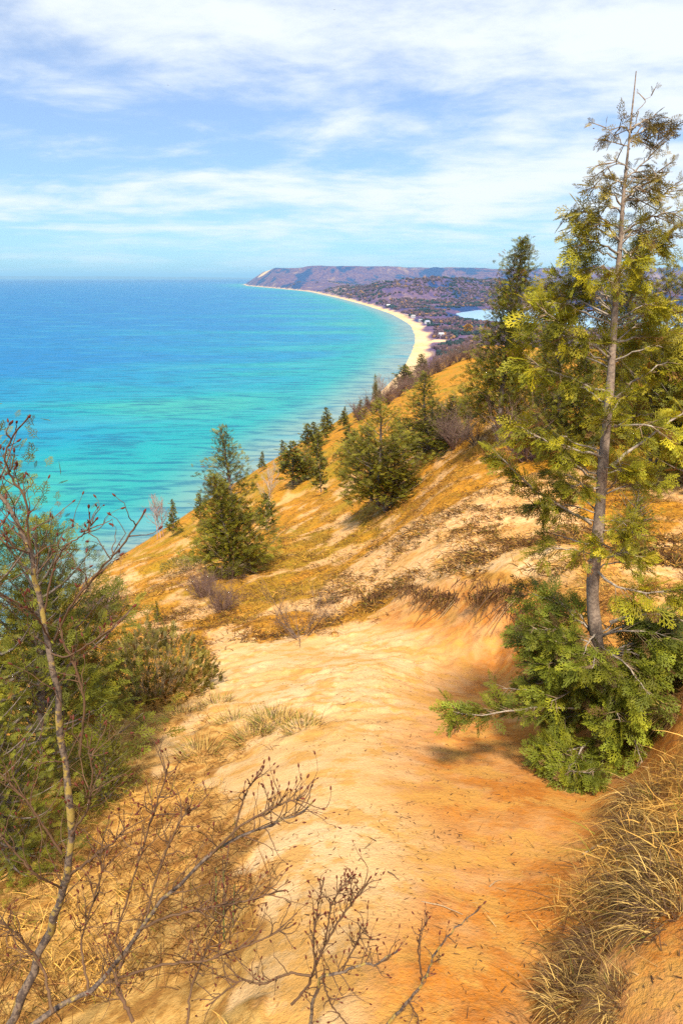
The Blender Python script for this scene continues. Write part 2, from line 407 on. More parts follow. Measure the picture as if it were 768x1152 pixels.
    soil = mixc(N, L, mathn(N, L, 'MULTIPLY', B, .85), soil, mixc(N, L, rmap(N, L, n2, .38, .62), (.60, .25, .04), (.30, .115, .022)))
    nearf = mathn(N, L, 'MAXIMUM', nearf, mathn(N, L, 'MULTIPLY', B, rmap(N, L, spo.outputs[1], 7, 14, .95, 0)))
    turf = mixc(N, L, nearf, turf, soil)
    near_c = mixc(N, L, R, turf, sand)
    # woods, lowland
    vs = N.new('ShaderNodeVectorMath'); vs.operation = 'MULTIPLY'; vs.inputs[1].default_value = (1, .35, 1); L.new(pos, vs.inputs[0])
    w1 = tnoise(N, L, vs.outputs[0], .0035, 6, .6); w2 = tnoise(N, L, vs.outputs[0], .03, 4, .7)
    wood = mixc(N, L, rmap(N, L, w2, .35, .65), (.07, .045, .13), (.15, .085, .13))
    wood = mixc(N, L, rmap(N, L, w1, .52, .58), wood, (.012, .035, .13))
    wood = mixc(N, L, rmap(N, L, w1, .43, .37, 0, .8), wood, (.27, .17, .15))
    bs = mixc(N, L, rmap(N, L, w2, .3, .7), (.66, .47, .27), (.60, .38, .17))
    far_c = mixc(N, L, R, wood, bs)
    hill = mathn(N, L, 'MULTIPLY', rmap(N, L, spo.outputs[1], 10, 15, 0, .75), R)
    near_c = mixc(N, L, hill, near_c, mixc(N, L, rmap(N, L, n2, .40, .62), (.72, .44, .20), (.58, .27, .08)))
    L.new(mixc(N, L, G, near_c, far_c), P.inputs['Base Color'])
    P.inputs['Roughness'].default_value = .95; P.inputs['Specular IOR Level'].default_value = .1
    b1 = bumpn(N, L, P, n2, .45, .05); b2 = bumpn(N, L, P, n3, .5, .012, b1); b3 = bumpn(N, L, P, tnoise(N, L, pos, 240, 2, .6), .5, .003, b2)
    o = mb.build('ground', m); tag(o, 'golden sandy bluff, beach and wooded lowland', None, None, 'structure')
build_ground()

# ------------------------------------------------------------------ water
def build_water():
    yv = np.concatenate([np.linspace(-400, 0, 12, endpoint=False), np.exp(np.linspace(math.log(60), math.log(90000), 330)) - 60])
    uu = np.linspace(0, 1, 150)
    Y, Uu = np.meshgrid(yv, uu, indexing='ij')
    sh = shore(Y) + 60 + np.where(Y > 12000, 3000, 0); lf = -(Y + 900) * 1.6
    X = lf + (sh - lf) * (1 - (1 - Uu) ** 2.2)
    X = np.maximum(X, lf)
    d = -shore_d(X, Y)
    mb = MB(); V = np.stack([X, Y, np.full(X.shape, LAKE)], -1).reshape(-1, 3)
    nr, nc = X.shape; i = (np.arange(nr - 1)[:, None] * nc + np.arange(nc - 1)[None, :])
    depth = np.clip(d, 0, None)
    mb.add(V, np.stack([i, i + 1, i + nc + 1, i + nc], -1).reshape(-1, 4), np.stack([np.clip(depth / 1000, 0, 1), np.clip(depth / 160, 0, 1), np.clip(depth / 8000, 0, 1)], -1).reshape(-1, 3))
    m, N, L, P = newmat('lake_water')
    ge = N.new('ShaderNodeNewGeometry'); pos = ge.outputs['Position']
    sep = N.new('ShaderNodeSeparateColor'); L.new(attr(N).outputs['Color'], sep.inputs[0])
    def sc(v):
        n = N.new('ShaderNodeVectorMath'); n.operation = 'MULTIPLY'; n.inputs[1].default_value = v; L.new(pos, n.inputs[0]); return n.outputs[0]
    band = tnoise(N, L, sc((.0011, .0042, 1)), 1, 5, .6, .3)      # wind lanes
    big = tnoise(N, L, sc((.006, .014, 1)), 1, 5, .6)
    rip = tnoise(N, L, sc((.028, .13, 1)), 1, 6, .68, .4)
    shift = mathn(N, L, 'MULTIPLY', mathn(N, L, 'SUBTRACT', band, .5), 1.5)
    t = mathn(N, L, 'ADD', sep.outputs[0], mathn(N, L, 'MULTIPLY', shift, rmap(N, L, sep.outputs[1], .3, 1.)))
    cr = N.new('ShaderNodeValToRGB'); L.new(t, cr.inputs[0]); e = cr.color_ramp.elements
    e[0].position = 0.0; e[0].color = (.03, .28, .25, 1); e[1].position = 1.0; e[1].color = (.001, .125, .33, 1)
    for p_, c_ in ((.10, (.006, .25, .27, 1)), (.26, (.002, .19, .32, 1)), (.48, (.001, .145, .34, 1))):
        q = e.new(p_); q.color = c_
    far = mixc(N, L, rmap(N, L, sep.outputs[2], .1, .8), cr.outputs[0], (.001, .07, .26))
    c = mixc(N, L, rmap(N, L, sep.outputs[1], .0, .45, 1, 0), far, (.20, .27, .25))
    c = mixc(N, L, rmap(N, L, rip, .45, .62, 0, .7), c, (.001, .085, .17))
    c = mixc(N, L, rmap(N, L, big, .52, .66, 0, .40), c, (.035, .27, .33))
    L.new(c, P.inputs['Base Color']); P.inputs['Roughness'].default_value = .38; P.inputs['IOR'].default_value = 1.33
    P.inputs['Specular IOR Level'].default_value = .10
    bumpn(N, L, P, rip, .35, 1.2)
    o = mb.build('lake', m); tag(o, 'turquoise lake stretching to the horizon', None, None, 'structure')
    m2, N, L, P = newmat('inland_water'); P.inputs['Base Color'].default_value = (.22, .42, .60, 1); P.inputs['Roughness'].default_value = .2
    mb = MB(); th = np.linspace(0, 2 * math.pi, 60, endpoint=False)
    V = np.stack([700 + 430 * np.cos(th), 2050 + 730 * np.sin(th), np.full(60, LAKE - .3)], 1)
    mb.add(np.vstack([V, [[700, 2050, LAKE - .3]]]), [[k, (k + 1) % 60, 60] for k in range(60)])
    tag(mb.build('inland_lake', m2), 'small pale inland lake behind the beach', None, None, 'structure')
    # distant shore across the lake
    mb = MB(); xs = np.linspace(-62000, -3500, 400); prof = (170 * fbm(xs / 9000, xs * 0, 4, 91) * sstep(-3500, -9000, xs) + 8) * 1.3
    rows = [(41000, 0), (42200, .75), (43500, 1.), (46000, .9), (49000, 0)]
    V = np.concatenate([np.stack([xs, np.full(400, yy), LAKE - 1 + prof * k], 1) for yy, k in rows])
    i = (np.arange(4)[:, None] * 400 + np.arange(399)[None, :])
    mb.add(V, np.stack([i, i + 1, i + 401, i + 400], -1).reshape(-1, 4), (.09, .10, .13))
    tag(mb.build('far_shore_hills', mat_attr('far_shore', rough=1)), 'faint low hills across the lake on the horizon', None, None, 'structure')
build_water()

# ------------------------------------------------------------------ far woods as one mass
def puff_template(seed):
    r = np.random.default_rng(seed)
    import bmesh
    bm = bmesh.new(); bmesh.ops.create_icosphere(bm, subdivisions=1, radius=1)
    v = np.array([x.co[:] for x in bm.verts]); f = np.array([[q.index for q in p.verts] for p in bm.faces]); bm.free()
    return v * (1 + r.uniform(-.3, .25, (len(v), 1))), f
def build_woods():
    mb = MB(); r = np.random.default_rng(5); T = [puff_template(k) for k in range(6)]
    n = 110000
    y = np.exp(r.uniform(math.log(760), math.log(7800), n)); x = r.uniform(-.12, .75, n) * y
    d = shore_d(x, y); k = inl(x, y); z = height0(x, y)
    den = fbm(x / 120, y / 160, 3, 33)
    lot = np.exp(-(((x - 165) / 24) ** 2 + ((y - 1235) / 32) ** 2))
    keep = (d > 26 + 30 * fbm(x / 70, y / 70, 2, 34)) & (k > 1.2) & (den > .36) & (lot < .3) & (z > -108.5) & (y > 760)
    keep &= ~((y > 4600) & (fbm(x / 300, y / 300, 3, 36) < .5))
    x, y, z, den = x[keep][:34000], y[keep][:34000], z[keep][:34000], den[keep][:34000]
    ev = fbm(x / 45, y / 90, 3, 35)
    for t in range(6):
        s = np.arange(t, len(x), 6); v, f = T[t]
        far = sstep(1200, 4500, y[s])
        h = r.uniform(1.4, 4.0, len(s)) * (1 + .6 * far); w = h * r.uniform(.7, 1.2, len(s)) * (1 + .6 * far)
        a = r.uniform(0, 6.28, len(s)); ca, sa = np.cos(a), np.sin(a)
        V = np.empty((len(s), len(v), 3))
        V[:, :, 0] = (v[:, 0] * ca[:, None] - v[:, 1] * sa[:, None]) * w[:, None] + x[s, None]
        V[:, :, 1] = (v[:, 0] * sa[:, None] + v[:, 1] * ca[:, None]) * w[:, None] + y[s, None]
        V[:, :, 2] = v[:, 2] * h[:, None] + (z[s] + h * .8)[:, None]
        e = (ev[s] > .60 - .03)
        base = np.where(e[:, None], np.array([.018, .045, .045]), np.array([.10, .062, .075])) * r.uniform(.6, 1.4, (len(s), 1))
        tan = (r.random(len(s)) < .10)[:, None] & ~e[:, None]
        base = np.where(tan, np.array([.28, .15, .06]), base)
        F_ = (f[None] + (np.arange(len(s)) * len(v))[:, None, None]).reshape(-1, 3)
        mb.add(V.reshape(-1, 3), F_, np.repeat(base, len(v), 0))
    o = mb.build('woodland', mat_attr('woodland_crowns', rough=1, noise=(.4, .35, (.06, .035, .05), .8), spec=0), smooth=False)
    tag(o, 'far bare purple and evergreen woods behind the beach', 'woodland', None, 'stuff')
build_woods()

# ------------------------------------------------------------------ foliage templates
def frond(levels=2, n1=9, n2=4, w=.045, ang=48, seed=0, fan=.5):
    """flat arborvitae spray along +X, length 1, in the XY plane"""
    r = np.random.default_rng(seed); Q = []
    def blade(p, a, l, w_):
        dx, dy = math.cos(a), math.sin(a); nx, ny = -dy * w_ / 2, dx * w_ / 2
        z = lambda q: -.16 * (q[0] ** 2 + q[1] ** 2) + .0
        pts = [(p[0] + nx * .7, p[1] + ny * .7), (p[0] - nx * .7, p[1] - ny * .7), (p[0] + dx * l * .8 - nx, p[1] + dy * l * .8 - ny), (p[0] + dx * l + nx * .3, p[1] + dy * l + ny * .3)]
        Q.append([(q[0], q[1], z(q) + r.uniform(-.012, .012)) for q in pts])
    blade((0, 0), 0, 1.0, w * .9)
    for i in range(n1):
        t = .12 + .82 * i / n1; s = 1 if i % 2 else -1
        a = s * math.radians(ang + r.uniform(-7, 7) - 12 * t); l = fan * (1.05 - t) ** .75 * r.uniform(.8, 1.15)
        p = (t, 0); blade(p, a, l, w)
        if levels > 1:
            for j in range(n2):
                tt = .25 + .7 * j / n2; s2 = 1 if j % 2 else -1
                a2 = a + s2 * math.radians(42); l2 = l * .48 * (1.1 - tt)
                blade((p[0] + math.cos(a) * l * tt, p[1] + math.sin(a) * l * tt), a2, l2 + .03, w)
    V = np.array(Q).reshape(-1, 3); F_ = np.arange(len(V)).reshape(-1, 4)
    return V, F_
FR_HI = [frond(2, 9, 3, .040, seed=k, fan=.55, ang=44) for k in range(4)]
FR_MID = [frond(2, 6, 2, .07, seed=k + 10, fan=.55) for k in range(4)]
FR_LO = [frond(1, 6, 0, .20, seed=k + 20, fan=.6) for k in range(4)]
def scatter_fronds(mb, P, D, size, cols, T, r, roll=.6, up=None):
    """instances of spray templates at P pointing along D, flat side roughly up"""
    P = np.asarray(P); D = np.asarray(D, float); D /= np.linalg.norm(D, axis=1)[:, None] + 1e-9
    upv = np.array([0, 0, 1.]) if up is None else up
    S_ = np.cross(upv, D); S_ += r.normal(0, .15, S_.shape); S_ /= np.linalg.norm(S_, axis=1)[:, None] + 1e-9
    Nn = np.cross(D, S_); a = r.normal(0, roll, len(P)); c, s = np.cos(a)[:, None], np.sin(a)[:, None]
    S2 = S_ * c + Nn * s; N2 = Nn * c - S_ * s
    for t in range(len(T)):
        k = np.arange(t, len(P), len(T))
        if len(k) == 0: continue
        v, f = T[t]; sz = size[k][:, None, None]
        V = P[k][:, None, :] + sz * (v[None, :, 0:1] * D[k][:, None, :] + v[None, :, 1:2] * S2[k][:, None, :] + v[None, :, 2:3] * N2[k][:, None, :])
        F_ = (f[None] + (np.arange(len(k)) * len(v))[:, None, None]).reshape(-1, 4)
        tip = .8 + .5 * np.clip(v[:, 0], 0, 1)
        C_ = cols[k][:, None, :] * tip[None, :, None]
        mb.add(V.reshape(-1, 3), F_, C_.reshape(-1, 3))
def leafcols(n, r, base=(.105, .105, .010), brown=.06, vary=.35, yellow=.25):
    c = np.tile(np.array(base), (n, 1)) * r.uniform(1 - vary, 1 + vary, (n, 1))
    y = r.random(n) < yellow; c[y] *= np.array([1.4, 1.25, 1.0])
    b = r.random(n) < brown; c[b] = np.array([.16, .07, .012]) * r.uniform(.7, 1.2, (b.sum(), 1))
    return c
def bez(p0, p1, p2, n):
    t = np.linspace(0, 1, n)[:, None]; return (1 - t) ** 2 * p0 + 2 * t * (1 - t) * p1 + t * t * p2

def make_cedar(name, seed, H=6, R=1.3, limbs=90, per=16, size=.30, T=FR_MID, power=.75, clear=.08, base=(.135, .130, .010), trunks=1, lean=0, bulge=.0, gap=.25, bare=6):
    r = np.random.default_rng(seed); root = empty(name)
    cm = MB(); PS, DS, SZ = [], [], []
    for tk in range(trunks):
        tm = MB(); lm = tm
        off = np.array([r.uniform(-.25, .25), r.uniform(-.25, .25), 0]) * (trunks > 1) * R
        Ht = H * (1 if tk == 0 else r.uniform(.6, .9))
        zs = np.linspace(-.25, Ht, 14); ph = r.uniform(0, 6, 2)
        TP = np.stack([off[0] * (1 + zs / Ht * 1.4) + .03 * H * np.sin(zs / H * 3 + ph[0]) * zs / Ht + lean * (zs / Ht) ** 1.5, off[1] * (1 + zs / Ht * 1.4) + .02 * H * np.sin(zs / H * 4 + ph[1]) * zs / Ht, zs], 1)
        tr = .016 * Ht * (1 - np.clip(zs / Ht, 0, 1)) ** .8 + .004
        tm.tube(TP, tr, 7, (.24, .19, .16))
        for i in range(limbs // trunks):
            t = clear + (1 - clear) * (i + r.random()) / (limbs / trunks); az = i * 2.39996 + r.normal(0, .35)
            z0 = t * Ht; p0 = np.array([np.interp(z0, zs, TP[:, j]) for j in range(3)])
            prof = (1 - t) ** power * (1 - bulge * (1 - t) ** 3) + .03
            prof *= .72 + .55 * vnoise(np.array([az * 1.1 + 9]), np.array([t * 5 + seed]), seed)[0]
            l = R * prof * r.uniform(.65, 1.15) * (1 if tk == 0 else .8)
            if r.random() < gap * .4: l *= .45
            el = math.radians(r.uniform(5, 30) + 32 * t)
            dr = np.array([math.cos(az) * math.cos(el), math.sin(az) * math.cos(el), math.sin(el)])
            p2 = p0 + dr * l + np.array([0, 0, l * .18]); p1 = p0 + dr * l * .55 - np.array([0, 0, l * .08])
            q = bez(p0, p1, p2, 6); lm.tube(q, np.linspace(.012 + .006 * l, .003, 6), 4, (.27, .21, .17), cap=False)
            n = max(3, int(per * (.35 + prof)))
            s = r.uniform(.22 if t > .3 else .4, 1.0, n) ** .8
            B = np.stack([np.interp(s, np.linspace(0, 1, 6), q[:, j]) for j in range(3)], 1)
            out = r.normal(0, 1, (n, 3)) * .55 + dr; out[:, 2] += r.uniform(-.25, .65, n)
            side = r.normal(0, .12 + .13 * l, (n, 3)) * np.array([1, 1, .65])
            PS.append(B + side * .7); DS.append(out); SZ.append(size * r.uniform(.65, 1.2, n) * (.55 + .45 * (1 - t)))
        top = TP[-1]; PS.append(np.tile(top, (3, 1)) - [[0, 0, .02 * H], [0, 0, .04 * H], [0, 0, 0]]); DS.append(np.array([[.1, 0, 1], [-.3, .2, 1], [.2, -.2, 1]])); SZ.append(np.full(3, size * .7))
        if tk < trunks - 1: tm.build('trunk', M_bark, root)
    for i in range(bare):
        az = r.uniform(0, 6.28); z0 = r.uniform(.02, .12) * H; l = R * r.uniform(.5, 1.0)
        p0 = off + np.array([0, 0, z0]); p2 = p0 + np.array([math.cos(az) * l, math.sin(az) * l, l * r.uniform(.4, 1.2)])
        lm.tube(bez(p0, (p0 + p2) / 2 - np.array([0, 0, .1 * l]), p2, 5), np.linspace(.02, .004, 5), 4, (.42, .35, .28), cap=False)
    PS, DS, SZ = np.concatenate(PS), np.concatenate(DS), np.concatenate(SZ)
    cl = vnoise(PS[:, 0] * 2.2 + seed, PS[:, 2] * 1.8 + PS[:, 1] * 1.7, seed)
    C_ = leafcols(len(PS), r, base) * (.62 + .8 * cl)[:, None]
    scatter_fronds(cm, PS, DS, SZ, C_, T, r, .7)
    tm.build('trunk', M_bark, root); cm.build('crown', M_leaf, root, smooth=False)
    return root

# ------------------------------------------------------------------ bare woody plants
def grow(tw, bd, p, d, l, rad, depth, r, spread=.55, up=.15, nch=(2, 4), bud=.006, col=(.2, .13, .09), segs=5, k=4, wob=.12, budc=(.13, .03, .012)):
    d = d / np.linalg.norm(d); P = [p]; cur = p.copy()
    dd = d.copy()
    for i in range(segs):
        dd = dd + r.normal(0, wob, 3) + np.array([0, 0, up * .3]); dd /= np.linalg.norm(dd)
        cur = cur + dd * l / segs; P.append(cur.copy())
    P = np.array(P); R_ = np.linspace(rad, rad * .5, len(P))
    tw.tube(P, R_, k, np.array(col) * r.uniform(.8, 1.25))
    if depth <= 0:
        if bd is not None: add_bud(bd, P[-1], dd, bud * r.uniform(.8, 1.4), budc)
        return
    n = r.integers(nch[0], nch[1] + 1)
    for i in range(n):
        t = r.uniform(.25, 1.0) if i else 1.0
        j = t * segs; a = int(min(j, segs - 1)); q = P[a] + (P[a + 1] - P[a]) * (j - a)
        nd = dd + r.normal(0, spread, 3); nd[2] += up
        grow(tw, bd, q, nd, l * r.uniform(.45, .8), rad * r.uniform(.42, .6), depth - 1, r, spread, up, nch, bud, col, max(3, segs - 1), max(3, k - 1), wob, budc)
    if bd is not None and r.random() < .12:
        add_bud(bd, P[segs // 2 + 1], r.normal(0, 1, 3), bud * .7, budc)
def add_bud(mb, p, d, s, col=(.16, .035, .015)):
    d = np.asarray(d, float); d /= np.linalg.norm(d) + 1e-9; a = np.cross(d, [.3, .5, .8]); a /= np.linalg.norm(a) + 1e-9; b = np.cross(d, a)
    rings = [(0, .3), (.9, .62), (1.8, .5), (2.6, .12)]
    P = [p + d * s * t for t, _ in rings]; R_ = [s * q for _, q in rings]
    mb.tube(P, R_, 5, col)
def make_shrub(name, seed, n=10, l=.6, rad=.008, depth=2, spread=.5, col=(.2, .14, .1), splay=.7, bud=None, mat=None, up=.2, nch=(2, 4), root=None, leafy=None):
    r = np.random.default_rng(seed); root = root or empty(name); tw = MB(); bd = MB() if bud else None
    for i in range(n):
        a = r.uniform(0, 6.28); d = np.array([math.cos(a) * splay, math.sin(a) * splay, 1.]) * r.uniform(.6, 1.2, 3)
        grow(tw, bd, np.array([math.cos(a) * l * .08, math.sin(a) * l * .08, -.03]), d, l * r.uniform(.5, 1), rad, depth, r, spread, up, nch, bud or 0, col)
    tw.build('branches', mat or M_twig, root)
    if bud: bd.build('buds', M_bud, root)
    return root
def add_leafage(root, seed, n, rad, h, size, T, base, name='foliage', flat=1.0, up=1.0):
    r = np.random.default_rng(seed); cm = MB()
    a = r.uniform(0, 6.28, n); q = np.sqrt(r.random(n)) * rad; t = r.random(n) ** .8
    lump = .65 + .6 * vnoise(np.cos(a) * 2 + 5, np.sin(a) * 2 + seed, seed)
    P = np.stack([np.cos(a) * q * lump, np.sin(a) * q * lump, t * h * (1.05 - .75 * (q / rad) ** 2) * lump], 1)
    D = np.stack([np.cos(a) * q / rad, np.sin(a) * q / rad, np.full(n, up)], 1) + r.normal(0, .35, (n, 3))
    C_ = leafcols(n, r, base, .04) * (.6 + .8 * vnoise(P[:, 0] * 5 / rad + 3, P[:, 2] * 5 / rad + P[:, 1] * 4 / rad, seed))[:, None]
    scatter_fronds(cm, P, D, size * r.uniform(.6, 1.2, n), C_, T, r, .8)
    return cm.build(name, M_leaf, root, smooth=False)

# ------------------------------------------------------------------ grass
def blades(mb, P, D, L_, w, col, r, seg=4, droop=.8):
    """curved ribbons from P heading D (unit), bending down"""
    n = len(P); D = D / (np.linalg.norm(D, axis=1)[:, None] + 1e-9)
    side = np.cross(D, r.normal(0, 1, (n, 3))); side /= np.linalg.norm(side, axis=1)[:, None] + 1e-9
    V = np.empty((n, seg + 1, 2, 3)); t = np.linspace(0, 1, seg + 1)
    dr = droop * r.uniform(.3, 1.3, n)
    for i, q in enumerate(t):
        c = P + D * (L_ * q)[:, None]; c[:, 2] -= dr * L_ * q * q * .7
        ww = (w * (1 - q) ** .7 + w * .08)[:, None]
        V[:, i, 0] = c + side * ww; V[:, i, 1] = c - side * ww
    i = np.arange(seg)[:, None] * 2 + np.array([0, 1, 3, 2])[None]
    F_ = (i[None] + (np.arange(n) * (seg + 1) * 2)[:, None, None]).reshape(-1, 4)
    mb.add(V.reshape(-1, 3), F_, np.repeat(col, (seg + 1) * 2, 0))
def grasscol(n, r, dark=.3, green=.06):
    c = np.array([.48, .31, .09]) * r.uniform(.45, 1.5, (n, 1)) * np.ones((n, 3))
    k = r.random(n) < dark; c[k] = np.array([.12, .065, .03]) * r.uniform(.5, 1.4, (k.sum(), 1))
    g = r.random(n) < green; c[g] = np.array([.20, .21, .03]) * r.uniform(.7, 1.2, (g.sum(), 1))
    return c
def make_tussock(name, seed, n=260, R=.16, L_=.3, out=(0, 0, 0), dark=.35, w=.0022, green=.04, droop=.9, lie=False):
    r = np.random.default_rng(seed); mb = MB(); root = None
    a = r.uniform(0, 6.28, n); q = np.sqrt(r.random(n)) * R
    P = np.stack([np.cos(a) * q, np.sin(a) * q, np.full(n, -.01)], 1)
    D = np.stack([np.cos(a) * .7, np.sin(a) * .7, r.uniform(.2, 1.2, n) - (.75 if lie else 0)], 1) + np.array(out) + r.normal(0, .65 if lie else .25, (n, 3))
    blades(mb, P, D, L_ * r.uniform(.35, 1.1, n), np.full(n, w) * r.uniform(.6, 1.4, n), grasscol(n, r, dark, green), r, 5, droop)
    return mb.build(name, M_grass)

def build_grass_cover():
    r = np.random.default_rng(3)
    mb = MB(); 
    # near: long blades; farther: coarser tufts
    for n, y0, y1, per, L_, w, u0, u1 in ((13000, .4, 8, 8, .22, .0022, -.62, .42), (26000, 7, 30, 9, .17, .0045, -.6, .65), (20000, 26, 120, 6, .30, .013, -.45, .6)):
        y = np.exp(r.uniform(math.log(y0 + 3), math.log(y1 + 3), n)) - 3; x = r.uniform(u0, u1, n) * (y + 3)
        z = height0(x, y); sd = sandiness(x, y, z)
        dens = fbm(x * 1.1, y * 1.1, 3, 63)
        keep = (r.random(n) > sd * 1.02 - .012) & (dens > .33) & (z > LAKE + 4)
        x, y, z, sd = x[keep], y[keep], z[keep], sd[keep]; z = z + detail(x, y, 1 - sd)
        m = len(x); P = np.repeat(np.stack([x, y, z - .01], 1), per, 0); spr = .05 if y0 < 5 else (.10 if y0 < 20 else .22)
        k = len(P); P[:, :2] += r.normal(0, spr, (k, 2))
        D = r.normal(0, .75, (k, 3)); D[:, 2] = r.uniform(.05, .9, k); D[:, 0] -= .25
        sc = np.repeat(r.uniform(.5, 1.3, m), per)
        dk = np.repeat(fbm(x * 1.4 + 9, y * 1.4, 3, 66) > .53, per)
        c = grasscol(k, r, .2, .06); c[dk] *= np.array([.42, .34, .4])
        c *= np.array([1.05, .84, .45]) if y0 > 5 else np.array([1.15, 1.0, .75])
        blades(mb, P, D, L_ * sc * r.uniform(.5, 1.1, k), np.full(k, w) * r.uniform(.6, 1.3, k), c, r, 3 if y0 < 5 else 2, .8)
    tag(mb.build('dry_grass', M_grass), 'dry golden beach grass growing over the dune slope', 'grass', None, 'stuff')
    # brown clumps dotted over the sandy hillside
    mb = MB(); n = 19000; y = np.exp(r.uniform(math.log(12), math.log(70), n)) - 3; x = r.uniform(-.3, .55, n) * (y + 3); z = height0(x, y)
    a_, b_ = region(x, y, z); k = ~a_ & (fbm(x * .9, y * .9, 3, 67) > .44) & (r.random(n) < .18 + .5 * b_); x, y, z = x[k], y[k], z[k]; m = len(x)
    per = 30; P = np.repeat(np.stack([x, y, z + .01], 1), per, 0); k = len(P); sc = np.repeat(r.uniform(.5, 1.9, m) ** 1.2, per)
    P[:, 0] += r.normal(0, .15, k) * sc; P[:, 1] += r.normal(0, .07, k) * sc
    D = r.normal(0, .6, (k, 3)); D[:, 2] = r.uniform(.1, .9, k); D[:, 0] -= .5
    c = grasscol(k, r, .68, .10) * np.repeat(r.uniform(.35, 1.2, m), per)[:, None] * np.array([1, .8, .5])
    blades(mb, P, D, .15 * sc * r.uniform(.5, 1.2, k), np.full(k, .008) * r.uniform(.6, 1.3, k), c, r, 2, 1.)
    tag(mb.build('brown_tufts', M_grass), 'brown tufts dotted over the sandy hillside', 'grass', None, 'stuff')
    # litter on the sand
    mb = MB(); n = 11000; y = np.exp(r.uniform(math.log(3.8), math.log(16), n)) - 3; x = r.uniform(-.25, .5, n) * (y + 3); z = height0(x, y); sd = sandiness(x, y, z)
    k = (sd > .8) & (fbm(x * 1.6, y * 1.6, 3, 64) + .12 * np.clip(x, -1, 1) > .50); x, y, z, sd = x[k], y[k], z[k], sd[k]; z = z + detail(x, y, 1 - sd); n = len(x)
    P = np.stack([x, y, z + .004], 1); D = r.normal(0, 1, (n, 3)); D[:, 2] = r.uniform(-.05, .15, n)
    c = np.where((r.random(n) < .7)[:, None], np.array([.09, .045, .02]), np.array([.36, .22, .08])) * r.uniform(.6, 1.4, (n, 1))
    blades(mb, P, D, r.uniform(.006, .04, n) * np.where(r.random(n) < .08, 3, 1), r.uniform(.001, .0032, n), c, r, 2, .1)
    tag(mb.build('plant_litter', M_grass), 'scraps of bark and dead grass scattered on the sand', 'litter', None, 'stuff')
build_grass_cover()

